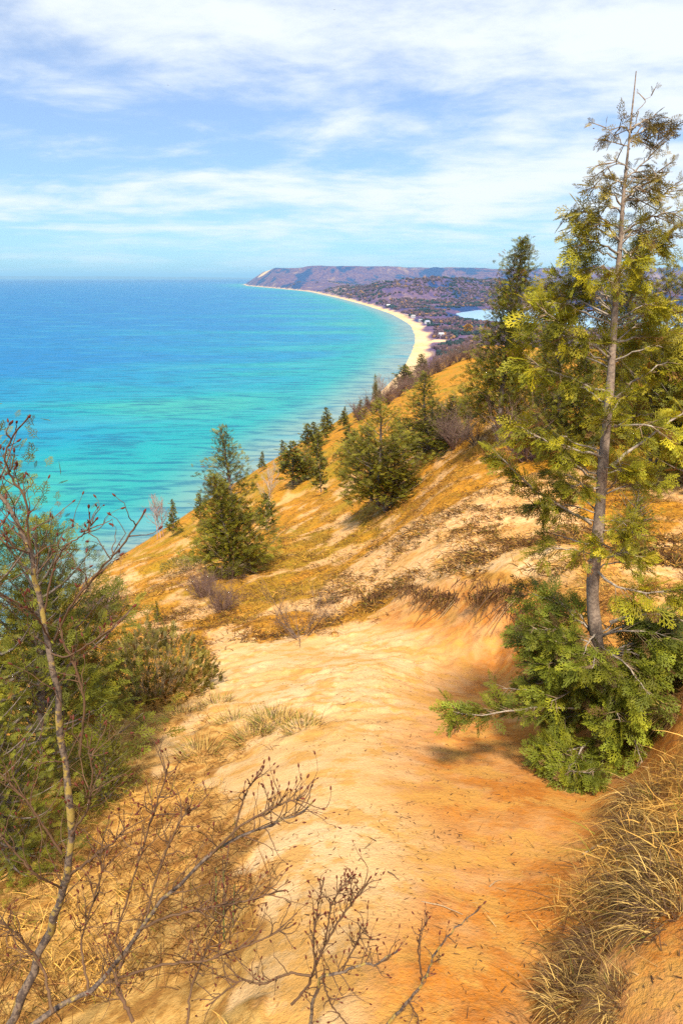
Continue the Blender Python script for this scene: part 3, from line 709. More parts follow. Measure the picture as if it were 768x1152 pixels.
# ------------------------------------------------------------------ main cedar beside the path
def build_main_cedar():
    r = np.random.default_rng(42); Y0 = 4.2
    basep = hit(690, 838); Y0 = basep[1]
    root = empty('white_cedar', basep)
    W_ = lambda px, py, dy=0.: pt(px, py, Y0 + dy) - basep
    tr = np.array([W_(692, 860), W_(684, 800), W_(671, 735), W_(665, 665), W_(672, 600), W_(680, 500), W_(688, 400), W_(694, 310), W_(700, 230), W_(706, 165), W_(711, 120), W_(715, 80)])
    rr = np.array([.056, .050, .045, .041, .037, .029, .0225, .016, .0105, .006, .0045, .0025]) * Y0 / 4.2
    t0 = np.linspace(0, 1, len(tr)); t1 = np.linspace(0, 1, 80)
    TP = np.stack([np.interp(t1, t0, tr[:, j]) for j in range(3)], 1); 
    ker = np.ones(7) / 7
    for j in range(3): TP[3:-3, j] = np.convolve(TP[:, j], ker, 'valid')
    TP[:, 0] += .006 * np.sin(t1 * 40) * (1 - t1); RR = np.interp(t1, t0, rr) * (1 + .05 * np.sin(t1 * 90))
    tm = MB(); tm.tube(TP, RR, 12, (.35, .26, .19))
    cm, km = MB(), MB(); PS, DS, SZ, CF = [], [], [], []
    K = Y0 / 4.2
    def limb(pts, rad, dens=1., size=.15, start=.35, spread=.10, yel=1., droopy=.3, col=(.40, .33, .25), own=False):
        lm = MB() if own else tm
        P = np.array(pts); n = 12; t = np.linspace(0, 1, len(P)); s = np.linspace(0, 1, n)
        q = np.stack([np.interp(s, t, P[:, j]) for j in range(3)], 1)
        q[1:-1] = (q[:-2] + q[1:-1] * 2 + q[2:]) / 4
        q[1:-1] += r.normal(0, .006, (n - 2, 3))
        lm.tube(q, np.linspace(rad, rad * .25, n), 6, col, cap=False)
        L_ = np.linalg.norm(np.diff(q, axis=0), axis=1).sum()
        m = max(3, int(L_ * 19 * dens))
        for i in range(m):                                    # side branchlets carrying sprays
            tt = start + (1 - start) * (i + r.random()) / m
            j = min(int(tt * (n - 1)), n - 2); p = q[j] + (q[j + 1] - q[j]) * (tt * (n - 1) - j)
            ax = q[j + 1] - q[j]; ax /= np.linalg.norm(ax)
            sd = np.cross(ax, [0, 0, 1.]); sd /= np.linalg.norm(sd) + 1e-9
            d = ax * r.uniform(.3, 1.) + sd * r.choice([-1, 1]) * r.uniform(.3, 1.) + np.array([0, 0, r.uniform(-.5, .4)])
            d /= np.linalg.norm(d); bl = spread * K * r.uniform(.7, 2.0) * (1.15 - .5 * tt)
            e = p + d * bl + np.array([0, 0, -.3 * droopy * bl])
            lm.tube(bez(p, p + d * bl * .5, e, 4), np.linspace(.004, .0015, 4) * K, 3, (.30, .2, .1), cap=False)
            ns = r.integers(3, 6)
            w_ = r.uniform(.25, 1.05, ns)[:, None]
            PS.append(p + (e - p) * w_); dd = d + r.normal(0, .45, (ns, 3)); dd[:, 2] -= droopy * r.uniform(0, 1, ns); DS.append(dd)
            SZ.append(size * K * r.uniform(.6, 1.15, ns)); CF.append(np.full(ns, yel))
        if own: lm.build('limb', M_bark, root)
        PS.append(q[-1:]); DS.append((q[-1] - q[-2])[None] / np.linalg.norm(q[-1] - q[-2])); SZ.append(np.array([size * K * 1.1])); CF.append(np.array([yel]))
    # limbs one can follow in the open middle of the tree (front / side ones), depth offset in metres
    for pts, rad, dens, size in [
        ([(664,589,0),(635,572,-.1),(607,557,-.15),(580,532,-.2),(560,512,-.2)], .011, .9, .15),
        ([(670,540,0),(650,524,-.1),(632,512,-.15)], .009, 1.0, .13), ([(678,515,0),(655,508,-.15),(639,503,-.2),(606,494,-.3),(585,480,-.3)], .010, 1.1, .16),
        ([(683,441,0),(660,434,-.05),(639,425,-.1),(610,412,-.2),(595,405,-.2)], .009, 1.2, .16), ([(687,404,0),(665,388,-.1),(641,376,-.1),(618,356,-.2),(606,345,-.2)], .009, 1.1, .16),
        ([(690,450,0),(709,431,-.1),(735,415,-.2),(752,405,-.2)], .009, 1.2, .15), ([(687,524,0),(710,506,.1),(733,491,.1),(768,464,.2),(800,445,.2)], .012, 1.0, .16),
        ([(690,480,0),(730,478,-.3),(760,500,-.3)], .009, 1.1, .15), ([(661,632,0),(690,626,-.1),(712,610,-.1)], .008, .25, .08), ([(662,612,0),(640,606,.05),(618,600,.1)], .007, .4, .1),
        ([(668,640,0),(690,660,-.2),(730,668,-.3),(768,660,-.3)], .010, 1.3, .16), ([(676,560,0),(690,545,-.1),(700,520,-.1)], .008, .8, .12),
        ([(695,312,0),(685,305,-.05),(674,299,-.1),(662,305,-.1)], .007, 1.3, .13), ([(695,285,0),(679,276,-.1),(660,270,-.1),(652,280,-.1)], .007, 1.4, .13),
        ([(696,345,0),(715,335,-.1),(728,345,-.1)], .006, 1.0, .12), ([(700,262,0),(720,248,-.05),(750,240,-.1),(762,238,-.1)], .007, 1.5, .13),
        ([(700,290,0),(725,275,.1),(748,262,.1)], .007, 1.4, .13), ([(702,240,0),(690,232,.05),(674,236,.1),(662,250,.1)], .006, 1.2, .11),
        ([(706,190,0),(694,182,-.05),(682,184,-.05),(676,200,-.05)], .005, 1.3, .10), ([(708,168,0),(698,158,0),(688,152,0),(681,141,0)], .004, .6, .075),
        ([(704,205,0),(690,205,0),(678,215,.05)], .005, 1.4, .10), ([(705,200,0),(722,185,0),(735,170,0),(742,150,0)], .005, 1.5, .10), ([(703,215,0),(728,205,-.05),(746,190,-.05)], .005, 1.5, .10),
        ([(704,225,0),(735,225,.05),(757,212,.05)], .005, 1.3, .11), ([(710,150,0),(716,128,0),(724,115,0),(732,107,0)], .0035, .35, .05), ([(709,160,0),(722,158,.03),(738,145,.03)], .004, 1.2, .08),
        ([(692,360,0),(670,350,.2),(650,345,.3)], .007, 1.2, .14), ([(690,385,0),(720,380,.2),(750,372,.3)], .008, 1.2, .15), ([(697,275,0),(712,290,-.1),(720,310,-.1)], .006, 1.1, .12)]:
        limb([W_(*p) for p in pts], rad * K, dens * 1.35, size * (.62 if pts[-1][1] < 240 else .95), .3 if rad > .006 else .15, .09, own=True)
    # procedural limbs front and back to fill the upper crown
    for i in range(60):
        t = r.uniform(.30, .86); p = np.array([np.interp(t, t1, TP[:, j]) for j in range(3)]); az = i * 2.4
        l = (.14 + .60 * (1 - t)) * K * r.uniform(.6, 1.05) * (1.25 if t < .85 else .8)
        if .30 < t < .50: l *= .7
        if t > .62: l *= .62
        d = np.array([math.cos(az), .8 * math.sin(az) + .15, .15 + .9 * t * t])
        limb([p, p + d * l * .6, p + d * l + np.array([0, 0, -.05])], .006 * K, 1.2, .09 + .045 * (1 - t), .3, .065)
    # dense skirt at the foot
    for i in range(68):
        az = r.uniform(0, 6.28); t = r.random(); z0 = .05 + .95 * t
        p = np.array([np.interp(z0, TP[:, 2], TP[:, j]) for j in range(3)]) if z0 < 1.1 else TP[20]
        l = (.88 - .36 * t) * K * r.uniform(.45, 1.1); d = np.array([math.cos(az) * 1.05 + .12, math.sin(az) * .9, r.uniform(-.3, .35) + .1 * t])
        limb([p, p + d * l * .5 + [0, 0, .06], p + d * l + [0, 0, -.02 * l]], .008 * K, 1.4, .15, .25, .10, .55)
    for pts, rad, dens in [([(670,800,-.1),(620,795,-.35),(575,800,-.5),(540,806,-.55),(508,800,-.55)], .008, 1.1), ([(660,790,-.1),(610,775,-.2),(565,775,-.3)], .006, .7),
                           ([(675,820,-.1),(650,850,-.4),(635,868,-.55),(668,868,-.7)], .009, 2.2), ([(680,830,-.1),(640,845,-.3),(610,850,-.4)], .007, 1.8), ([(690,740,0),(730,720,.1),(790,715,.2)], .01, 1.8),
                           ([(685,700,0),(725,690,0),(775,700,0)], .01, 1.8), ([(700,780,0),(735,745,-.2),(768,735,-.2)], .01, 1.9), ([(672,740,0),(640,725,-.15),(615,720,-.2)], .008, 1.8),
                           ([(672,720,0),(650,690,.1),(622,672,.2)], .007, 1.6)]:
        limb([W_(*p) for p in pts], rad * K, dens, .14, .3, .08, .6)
    PS, DS, SZ, CF = np.concatenate(PS), np.concatenate(DS), np.concatenate(SZ), np.concatenate(CF)
    hh = PS[:, 2] / 4.4
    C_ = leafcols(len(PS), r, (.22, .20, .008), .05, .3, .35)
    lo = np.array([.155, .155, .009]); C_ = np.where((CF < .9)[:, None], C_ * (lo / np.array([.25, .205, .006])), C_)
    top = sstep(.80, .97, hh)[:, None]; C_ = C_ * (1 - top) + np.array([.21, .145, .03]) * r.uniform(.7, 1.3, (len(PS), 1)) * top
    C_ *= r.uniform(.7, 1.3, (len(PS), 1)) * (.55 + .85 * vnoise(PS[:, 0] * 5, PS[:, 2] * 5 + PS[:, 1] * 4, 3))[:, None]
    scatter_fronds(cm, PS, DS, SZ, C_, FR_HI, r, .75)
    for i in r.choice(len(PS), 500, replace=False):               # clusters of small brown cones
        if hh[i] > .5: add_bud(km, PS[i] + r.normal(0, .015, 3), r.normal(0, 1, 3), .0045, (.20, .085, .02))
    tm.build('trunk', M_bark, root); cm.build('crown', M_leaf, root, smooth=False); tag(km.build('cones', M_bud, root), kind='stuff')
    tag(root, 'tall open cedar sapling with bare grey trunk and bushy foot beside the sandy path', 'tree')
    return root
build_main_cedar()

# ------------------------------------------------------------------ cedars and other evergreens on the slope
protoA = make_cedar('cedar_tree', 1, 5.6, 1.55, 150, 40, .27, FR_MID, .70, .05, trunks=2, bare=14)
protoB = make_cedar('cedar_tree', 2, 6.6, 1.60, 160, 42, .26, FR_MID, .62, .10, gap=.5)
protoC = make_cedar('cedar_tree', 3, 5.5, 1.75, 130, 46, .28, FR_MID, .50, .14, trunks=3, bulge=.2, base=(.145, .132, .010))
protoD = make_cedar('cedar_tree', 4, 5.5, 1.1, 60, 12, .42, FR_LO, .75, .06)
protoE = make_cedar('cedar_tree', 5, 4.5, 1.3, 46, 12, .46, FR_LO, .5, .16, bulge=.3, base=(.10, .10, .010))
protoF = make_cedar('cedar_tree', 6, 3.4, 1.35, 120, 28, .18, FR_HI, .42, .02, base=(.125, .125, .010), trunks=2, bare=0)
used = set()
def place(proto, px, py, toppy, label, rz=0., wid=1., group='cedars on the bluff', y=None, x=None, sink=.08, cat='tree'):
    b = hit(px, py) if y is None else np.array([(px - 384) / F / ray(px, py)[1] * y if x is None else x, y, 0.])
    if y is not None: b[2] = hz(b[0], b[1])
    top = pt(px, toppy, b[1]); H = top[2] - b[2]
    H0 = {'A': 5.6, 'B': 6.6, 'C': 5.5, 'D': 5.5, 'E': 4.5, 'F': 3.4}[[k for k in 'ABCDEF' if globals()['proto' + k] is proto][0]]
    o = proto if proto.name not in used else copy_tree(proto); used.add(o.name if o is proto else '')
    s = H / H0; o.location = (b[0], b[1], b[2] - sink * s); o.rotation_euler = (0, 0, rz); o.scale = (s * wid, s * wid, s)
    tag(o, label, cat, group); print('TREE %-46s y=%.1f H=%.2f' % (label[:46], b[1], H))
    return o
place(protoA, 268, 648, 488, 'bushy pointed cedar standing alone in the middle of the grassy slope', .4, 1.15)
place(protoC, 424, 576, 448, 'rounded many-stemmed cedar on the slope right of the small lone one', 1.0, 1.5)
place(protoB, 561, 503, 268, 'tall pointed dark cedar rising against the sky left of the open sapling', .3, 1.0)
place(protoC, 466, 522, 448, 'dark cedar close behind the rounded many-stemmed one', 2.3, 1.6)
place(protoA, 492, 512, 418, 'narrow pointed dark cedar right of its dark shorter twin', 2.0, 1.6)
place(protoE, 361, 557, 515, 'small lone cedar with a short bare trunk on the grass', 0, 1.0)
place(protoE, 330, 548, 498, 'compact green cedar behind the pale bare tree', 1.5, 1.7)
place(protoD, 357, 528, 487, 'slim cedar just above the small lone one at the bluff edge', 1.1, 1.6)
place(protoD, 196, 602, 562, 'small cedar spire on the bluff rim beside the white birches', .5, 1.0)
place(protoE, 226, 590, 556, 'squat little cedar at the rim left of the bushy pointed cedar', 2.5, 1.0)
place(protoE, 300, 600, 556, 'low bushy cedar against the right flank of the bushy pointed cedar', 2.5, 1.2)
place(protoD, 178, 703, 676, 'tiny dark cedar seedling standing up from the lower slope', 0, .8)
place(protoA, 640, 520, 322, 'broad cedar directly behind the left limbs of the open sapling', 1.2, .95)
place(protoB, 690, 500, 268, 'tall dark cedar partly hidden behind the open sapling trunk', 2.2, 1.05)
place(protoC, 735, 540, 300, 'wide yellow-green cedar right behind the open sapling', .2, 1.0)
place(protoA, 790, 545, 240, 'largest cedar, cut by the right edge of the picture', 3.0, 1.1)
place(protoB, 610, 480, 345, 'cedar filling the gap right of the tall pointed dark one', 4.0, 1.0)
place(protoF, 700, 625, 540, 'low bushy cedar on the sand just behind the sapling trunk', 1.0, 1.0)
place(protoF, 2, 900, 470, 'big dense cedar at the left edge behind the bare sapling', .8, 1.05)
place(protoF, 76, 850, 600, 'cedar with a rounded top standing right of the dense left-edge cedar', 2.8, .72)
place(protoF, 128, 905, 812, 'low dark green cedar shrub below the leafy bush', 4.0, .9)
place(protoF, 30, 965, 740, 'lowest cedar clump at the left edge of the slope', 5.0, 1.0)

place(protoC, 345, 540, 505, 'green cedar clump just left of the small lone cedar', 4.4, 1.5)
place(protoE, 392, 512, 480, 'low spreading cedar left of the rounded many-stemmed one', 3.1, 1.6)
place(protoC, 528, 478, 438, 'half-hidden cedar at the left foot of the tall pointed dark one', 5.1, 1.3)
ORD = ['first', 'second', 'third', 'fourth', 'fifth', 'sixth', 'seventh', 'eighth', 'ninth', 'tenth', 'eleventh', 'twelfth', 'thirteenth', 'fourteenth', 'fifteenth', 'sixteenth', 'seventeenth', 'eighteenth', 'nineteenth', 'twentieth',
       'twenty-first', 'twenty-second', 'twenty-third', 'twenty-fourth', 'twenty-fifth', 'twenty-sixth', 'twenty-seventh', 'twenty-eighth']
rr_ = random.Random(4)
rim = [(300,526,504),(314,522,500),(328,516,498),(343,508,482),(352,500,478),(364,492,470),(372,484,466),(381,478,462),(389,472,458),(397,468,450),(405,463,448),(414,458,438),(424,452,434),(432,448,432),(441,442,426),(450,437,420),(458,432,418),(471,424,404),(482,418,400),(497,411,396)]
for i, (px, py, tp) in enumerate(rim):
    place(protoD if rr_.random() < .55 else protoE, px + rr_.uniform(-6, 6), py + 3, tp - rr_.uniform(-12, 9), '%s small evergreen from the left along the far bluff rim' % ORD[i], rr_.uniform(0, 6), rr_.uniform(1.1, 2.3), 'small evergreens along the bluff rim')
place(protoC, 422, 455, 421, 'airy taller tree poking above the far rim evergreens', .7, .5, 'small evergreens along the bluff rim')

# ------------------------------------------------------------------ bare trees and shrubs
def put(o, px, py, label, cat, group=None, s=1., rz=0., sink=.02, tilt=(0, 0)):
    b = hit(px, py); o.location = (b[0], b[1], b[2] - sink); o.rotation_euler = (tilt[0], tilt[1], rz); o.scale = (s, s, s)
    tag(o, label, cat, group); return o
def bare_tree(name, seed, H, n=1, col=(.50, .42, .36), rad=.05):
    r = np.random.default_rng(seed); root = empty(name); tm, tw = MB(), MB()
    for k in range(n):
        lean = r.normal(0, .12, 2); hh = H * r.uniform(.75, 1.0); zs = np.linspace(-.3, hh, 10)
        P = np.stack([k * .35 - n * .17 + lean[0] * zs + .05 * np.sin(zs * 1.3 + k), lean[1] * zs + .05 * np.cos(zs), zs], 1)
        tm.tube(P, np.linspace(rad, .012, 10), 6, col)
        for i in range(16):
            t = .25 + .73 * i / 16; p = np.array([np.interp(t * hh, zs, P[:, j]) for j in range(3)]); a = r.uniform(0, 6.28)
            grow(tw, None, p, np.array([math.cos(a), math.sin(a), 1.1]), hh * .30 * (1.15 - t), .028, 2, r, .4, .2, (3, 4), 0, np.array(col) * .75, 4, 3, .10)
    tm.build('trunk', M_birch, root); tw.build('branches', M_birch, root); return root
bt = bare_tree('bare_birch', 1, 6.5, 4, rad=.07); put(bt, 158, 612, 'clump of bare white birches left of the rim seedling', 'tree', 'bare pale trees')
bt2 = bare_tree('bare_birch', 2, 6.0, 3, (.52, .33, .28), .07); put(bt2, 182, 606, 'pinkish bare birch pair beside the small cedar spire on the rim', 'tree', 'bare pale trees')
bt3 = bare_tree('bare_birch', 3, 5.6, 2, (.60, .50, .38), .07); put(bt3, 303, 578, 'pale bare tree forked right beside the bushy pointed cedar', 'tree', 'bare pale trees')
c = copy_tree(bt2); put(c, 246, 575, 'faint bare birch showing left of the bushy pointed cedar top', 'tree', 'bare pale trees', .8, 1.)
c = copy_tree(bt); put(c, 426, 452, 'bare grey tree among the evergreens of the far rim', 'tree', 'bare pale trees', 1.0, 1.)

sA = make_shrub('bare_shrub', 11, 16, .85, .010, 3, .5, (.17, .11, .085), .8, None, M_twig, .12)
sC = make_shrub('bare_shrub', 13, 40, .9, .016, 3, .55, (.20, .12, .10), .7, None, M_twig, .15, nch=(3, 4))
put(sA, 338, 718, 'dark bare shrub at the left end of the eroded bank beyond the sand', 'shrub', 'bare shrubs', 1.0)
put(sC, 250, 690, 'tangled grey-brown bare shrub below the bushy pointed cedar', 'shrub', 'bare shrubs', .8)
def shr(src, px, py, s, rz, lab): put(copy_tree(src), px, py, lab, 'shrub', 'bare shrubs', s, rz)
shr(sA, 372, 700, .55, 2, 'small bare shrub between the dark bare shrub and the bank')
shr(sC, 228, 672, .9, 3, 'sprawling bare shrub left of the tangled one below the cedar')
shr(sC, 512, 506, 1.5, 1, 'purplish bare shrub on the slope left of the tall dark cedar foot')
shr(sA, 536, 500, 2.0, 2, 'brown bare shrub touching the tall dark cedar foot')
shr(sC, 592, 520, 1.6, 4, 'reddish-brown bare thicket right of the tall dark cedar foot')
shr(sC, 440, 562, 1.0, 5, 'thin bare shrub at the foot of the rounded many-stemmed cedar')
shr(sC, 120, 700, 1.3, 2, 'brown bare shrub right of the big left cedars')
for i, (px, py, s) in enumerate([(404,470,4),(420,462,4.2),(436,452,4.5),(447,444,5),(456,438,5.5),(464,432,6),(474,426,6.2),(484,420,6.5),(493,416,7),(504,410,7.5),(514,405,8),(526,402,8),(540,405,7)]):
    shr(sC, px, py + 3, s * .55, i, '%s purplish bare thicket from the left along the far rim' % ORD[i])

def leafy_bush():
    root = make_shrub('leafy_bush', 31, 34, .62, .006, 2, .4, (.30, .22, .13), .8, None, M_twig, .25)
    add_leafage(root, 5, 1500, .80, .78, .085, FR_LO, (.15, .12, .02), up=1.6)
    return root
lb = leafy_bush(); put(lb, 170, 788, 'olive leafy bush with upright shoots on the lower slope', 'shrub', None, 1.25)
lb2 = copy_tree(lb); put(lb2, 208, 640, 'low green bush on the grass below the bluff rim', 'shrub', 'low green bushes', 1.1, 2); lb2.scale = (2.4, 1.8, .8)
lb3 = copy_tree(lb); put(lb3, 80, 770, 'shaded olive bush between the left cedars and the leafy bush', 'shrub', 'low green bushes', .8, 4)
lb4 = copy_tree(lb); put(lb4, 395, 520, 'round low green bush behind the rounded many-stemmed cedar', 'shrub', 'low green bushes', 2.2, 1)
lb5 = copy_tree(lb); put(lb5, 112, 688, 'small dark green bush on the grass near the left cedars', 'shrub', 'low green bushes', .8, 1)

# ------------------------------------------------------------------ foreground bare sapling and budding shrubs
def curve_pts(L_, base=None, n=16):
    P = np.array([pt(*q) for q in L_]); t = np.linspace(0, 1, len(P)); s = np.linspace(0, 1, n * 2)
    q = np.stack([np.interp(s, t, P[:, j]) for j in range(3)], 1)
    for _ in range(2): q[1:-1] = (q[:-2] + 2 * q[1:-1] + q[2:]) / 4
    return q
def split_buds(bd, root):
    # every bud a part of its own (the hundred largest; any rest in one)
    vs = bd.v; order = sorted(range(len(vs)), key=lambda i: -np.ptp(vs[i], axis=0).max()); cap = 100 if len(vs) > 100 else len(vs)
    i4 = 0; faces = bd.f4; offs = np.cumsum([0] + [len(v) for v in vs])
    rest = MB(); 
    for k, i in enumerate(order):
        m = MB() if k < cap else rest
        m.add(vs[i], faces[i] - offs[i], bd.c[i])
        if k < cap: m.build('bud', M_bud, root)
    if rest.n: tag(rest.build('small_buds', M_bud, root), kind='stuff')
def woody(name, label, stems, seed, twigs=1., bud=.0045, group=None):
    """stems: (list of (px,py,y), r0, r1, n side twigs, twig length)"""
    r = np.random.default_rng(seed); q0 = curve_pts(stems[0][0]); base = q0[0].copy()
    root = empty(name, base); st, tw, bd = MB(), MB(), MB()
    for L_, r0, r1, nt, tl in stems:
        q = curve_pts(L_) - base; q[2:-1] += r.normal(0, r0 * .33, (len(q) - 3, 3))
        R_ = np.linspace(r0, r1, len(q)) * (1 + .10 * np.sin(np.arange(len(q)) * 1.9))
        (st if r0 > .006 else tw).tube(q, R_, 9 if r0 > .006 else 6, (.30, .235, .165) if r0 > .006 else (.13, .065, .035))
        add_bud(bd, q[-1], q[-1] - q[-2], bud * 1.3, (.15, .028, .016))
        for i in range(int(nt * twigs)):
            t = r.uniform(.25, .98); j = int(t * (len(q) - 1)); j = min(j, len(q) - 2)
            ax = q[j + 1] - q[j]; ax /= np.linalg.norm(ax); d = ax * .8 + r.normal(0, .55, 3); d[2] += .35
            grow(tw, bd, q[j], d, tl * r.uniform(.5, 1.3), .0019, 1 if r.random() < .6 else 0, r, .45, .25, (1, 3), bud, (.13, .065, .035), 5, 5, .22, (.11, .026, .014))
    st.build('stems', M_bark if False else M_sap, root); tw.build('twigs', M_twig, root); split_buds(bd, root)
    tag(root, label, 'shrub' if 'shrub' in name else 'tree', group); return root
def sap_bark():
    m, N, L, P = newmat('sapling_bark'); tc = N.new('ShaderNodeTexCoord'); v = tc.outputs['Object']
    n = tnoise(N, L, v, 60, 5, .6); n2 = tnoise(N, L, v, 22, 4, .6)
    c = mixc(N, L, rmap(N, L, n, .42, .58), (.06, .038, .028), (.17, .115, .075))
    c = mixc(N, L, rmap(N, L, n2, .53, .60, 0, .8), c, (.36, .24, .04))
    c = mixc(N, L, rmap(N, L, n, .62, .68), c, (.07, .04, .03))
    L.new(c, P.inputs['Base Color']); P.inputs['Roughness'].default_value = .85; bumpn(N, L, P, n, .7, .003); return m
M_sap = sap_bark()
Yt = 1.75
def at(L_, y): return [(a, b, y + (c[0] if c else 0)) for a, b, *c in L_]
woody('bare_sapling', 'bare lichen-spotted sapling with red buds bending up the left side', [
    (at([(-40,1230,-.15),(15,1145,-.1),(45,1080,0),(67,1020,0),(75,985,0),(82,912,.02),(70,830,.05),(59,758,.05),(51,694,.1),(37,640,.1),(29,600,.1),(-4,552,.12)], Yt), .0165, .005, 14, .16),
    (at([(37,640,.1),(32,600,.1),(30,560,.08),(14,540,.08),(4,515,.05),(14,490,.05),(32,470,.0)], Yt), .004, .002, 6, .05),
    (at([(50,690,.1),(60,640,.1),(72,615,.05),(90,605,.05),(108,585,0)], Yt), .0035, .0018, 5, .06),
    (at([(62,720,.08),(80,680,.0),(112,642,-.05),(140,612,-.1),(162,577,-.1)], Yt), .0035, .0022, 4, .07),
    (at([(55,735,.08),(75,740,0),(100,725,-.05),(125,708,-.1),(150,683,-.1)], Yt), .003, .002, 3, .05),
    (at([(90,850,0),(97,790,0),(84,748,0),(72,725,0),(68,700,0)], Yt), .004, .0025, 4, .07),
    (at([(57,720,.08),(40,690,.0),(15,675,-.05),(-10,665,-.1)], Yt), .003, .002, 3, .06),
    (at([(34,622,.1),(10,615,0),(-15,590,0)], Yt), .0025, .0016, 3, .05),
    (at([(70,960,0),(50,930,0),(30,900,0),(10,880,0),(-10,860,0)], Yt), .004, .0022, 6, .12),
    (at([(80,940,0),(100,910,-.05),(105,870,-.05),(98,830,-.05)], Yt), .004, .002, 6, .10),
    (at([(72,1000,0),(40,985,-.1),(10,950,-.1),(-15,920,-.1)], Yt), .004, .002, 7, .12),
    (at([(78,985,0),(105,965,-.1),(130,945,-.15),(142,930,-.15)], Yt), .005, .002, 6, .10)], 21, 2.6)
Yb = 1.5
woody('budding_shrub', 'long forked branches with dark red buds reaching over the sand from lower left', [
    (at([(-60,1260,-.15),(30,1152,-.1),(75,1130,-.05),(115,1107,0),(135,1080,0),(155,1047,0),(178,1018,0),(200,997,0),(232,968,.02),(260,942,.03),(295,934,.05),(325,920,.05),(352,902,.05)], Yb), .0088, .0024, 12, .12),
    (at([(232,968,.02),(268,930,0),(300,912,0),(322,902,0),(338,898,0)], Yb), .0036, .0022, 6, .07),
    (at([(262,942,.03),(272,905,.05),(280,885,.05),(291,872,.05)], Yb), .003, .0018, 3, .05),
    (at([(155,1047,0),(190,1030,-.05),(230,1022,-.05),(270,1015,-.05),(318,1002,-.05)], Yb), .0042, .002, 8, .09),
    (at([(165,1035,0),(175,990,.05),(190,950,.05),(205,920,.05),(222,908,.05)], Yb), .0036, .0018, 6, .08),
    (at([(140,1075,0),(128,1060,.05),(150,990,.1),(165,940,.1),(185,880,.1),(189,862,.1)], Yb), .0036, .0018, 8, .09),
    (at([(120,1105,0),(180,1085,-.05),(235,1080,-.05),(290,1060,0),(330,1040,0)], Yb), .0040, .0018, 8, .09),
    (at([(150,1150,-.1),(133,1115,-.05),(130,1095,-.02),(150,1060,0)], Yb), .006, .004, 5, .1),
    (at([(60,1140,-.1),(50,1090,0),(20,1050,0),(-10,1030,0)], Yb), .005, .002, 7, .12),
    (at([(210,1160,-.1),(215,1110,0),(240,1050,0),(270,1000,0)], Yb), .004, .0018, 6, .09),
    (at([(100,1115,0),(90,1060,.1),(110,1000,.1),(120,960,.1)], Yb), .004, .0018, 8, .1)], 22, 3.2, .0038)
Yc = 1.48
woody('budding_shrub', 'shorter dark shrub with clustered buds at the bottom centre', [
    (at([(335,1240,.0),(348,1165,0),(352,1130,0),(360,1098,0),(400,1088,0),(425,1082,0),(447,1070,0)], Yc), .0068, .0024, 9, .07),
    (at([(328,1130,.05),(345,1112,.05),(362,1070,.05),(378,1040,.05),(400,1010,.05),(416,988,.05)], Yc), .0048, .0022, 12, .07),
    (at([(356,1100,.02),(352,1060,.02),(356,1030,.02),(364,990,.02)], Yc), .0032, .0016, 5, .05),
    (at([(350,1098,.02),(325,1094,.02),(295,1108,.02),(270,1102,.02),(235,1130,0)], Yc), .004, .002, 7, .08),
    (at([(362,1100,0),(372,1130,0),(390,1152,0)], Yc), .003, .002, 2, .06),
    (at([(385,1092,0),(400,1062,0),(412,1042,0)], Yc), .003, .0016, 6, .05),
    (at([(366,1060,.05),(372,1020,.05),(382,1000,.05),(398,985,.05)], Yc), .0028, .0016, 6, .04)], 23, 3.2, .0038)
woody('budding_shrub', 'single dark forked twig right of the clustered shrub at the bottom', [
    (at([(400,1240,0),(434,1152,0),(455,1132,0),(475,1105,0),(490,1072,0),(505,1050,0),(538,1022,0)], 1.55), .0062, .0016, 6, .05),
    (at([(475,1105,0),(470,1070,0),(472,1050,0),(482,1033,0)], 1.55), .0034, .0016, 4, .04),
    (at([(460,1128,0),(470,1145,0),(472,1165,0)], 1.55), .003, .002, 2, .04)], 24, 2.0, .0038)

# ------------------------------------------------------------------ tussocks, stems and sticks
TUS = [(735,905,1.5,1,(-.9,-.3,0),'big dead grass tussock hanging over the right bank top'),(760,960,1.4,2,(-1,-.4,0),'pale long-bladed tussock below the top one at the right edge'),
       (715,1010,1.25,3,(-1,-.4,-.1),'tussock overhanging the middle of the right bank'),(755,1040,1.3,4,(-1.1,-.3,0),'wide straw tussock at the right edge above the orange sand'),
       (680,1075,1.0,5,(-.8,-.7,-.2),'dark tussock spilling onto the path at lower right'),(655,1125,1.1,1,(-.7,-.8,-.2),'lowest dark tussock at the bottom right of the path'),
       (700,1130,.9,2,(-.8,-.6,0),'short straw tussock near the bottom right corner'),(765,800,1.3,3,(-.8,-.6,-.4),'dark root-laced tussock under the bank lip at the right edge'),
       (745,770,1.1,4,(-.5,-.8,-.4),'small dark tussock right of the cedar foot'),(722,940,1.2,5,(-1,-.3,-.5),'shadowy tussock clinging beneath the top right one'),(768,1005,1.5,1,(-1,-.2,0),'long straw tussock cut by the right edge')]
tproto = [make_tussock('grass_tussock', 50 + k, 800, .15, .20, (-.35, -.15, .1), dark=.50 + .05 * k, w=.0015, green=.01, droop=1.1, lie=True) for k in range(5)]
tused = set()
for px, py, s, k, out, lab in TUS:
    k -= 1; o = tproto[k] if k not in tused else tproto[k].copy()
    if k in tused: COL.objects.link(o)
    tused.add(k); put(o, px, py, lab, 'grass tussock', 'tussocks on the right bank', s * .72, rr_.uniform(-1.5, 1.3), 0)
hang = [(488,668),(512,674),(549,672),(583,668),(606,688),(430,672),(468,662),(632,700)]
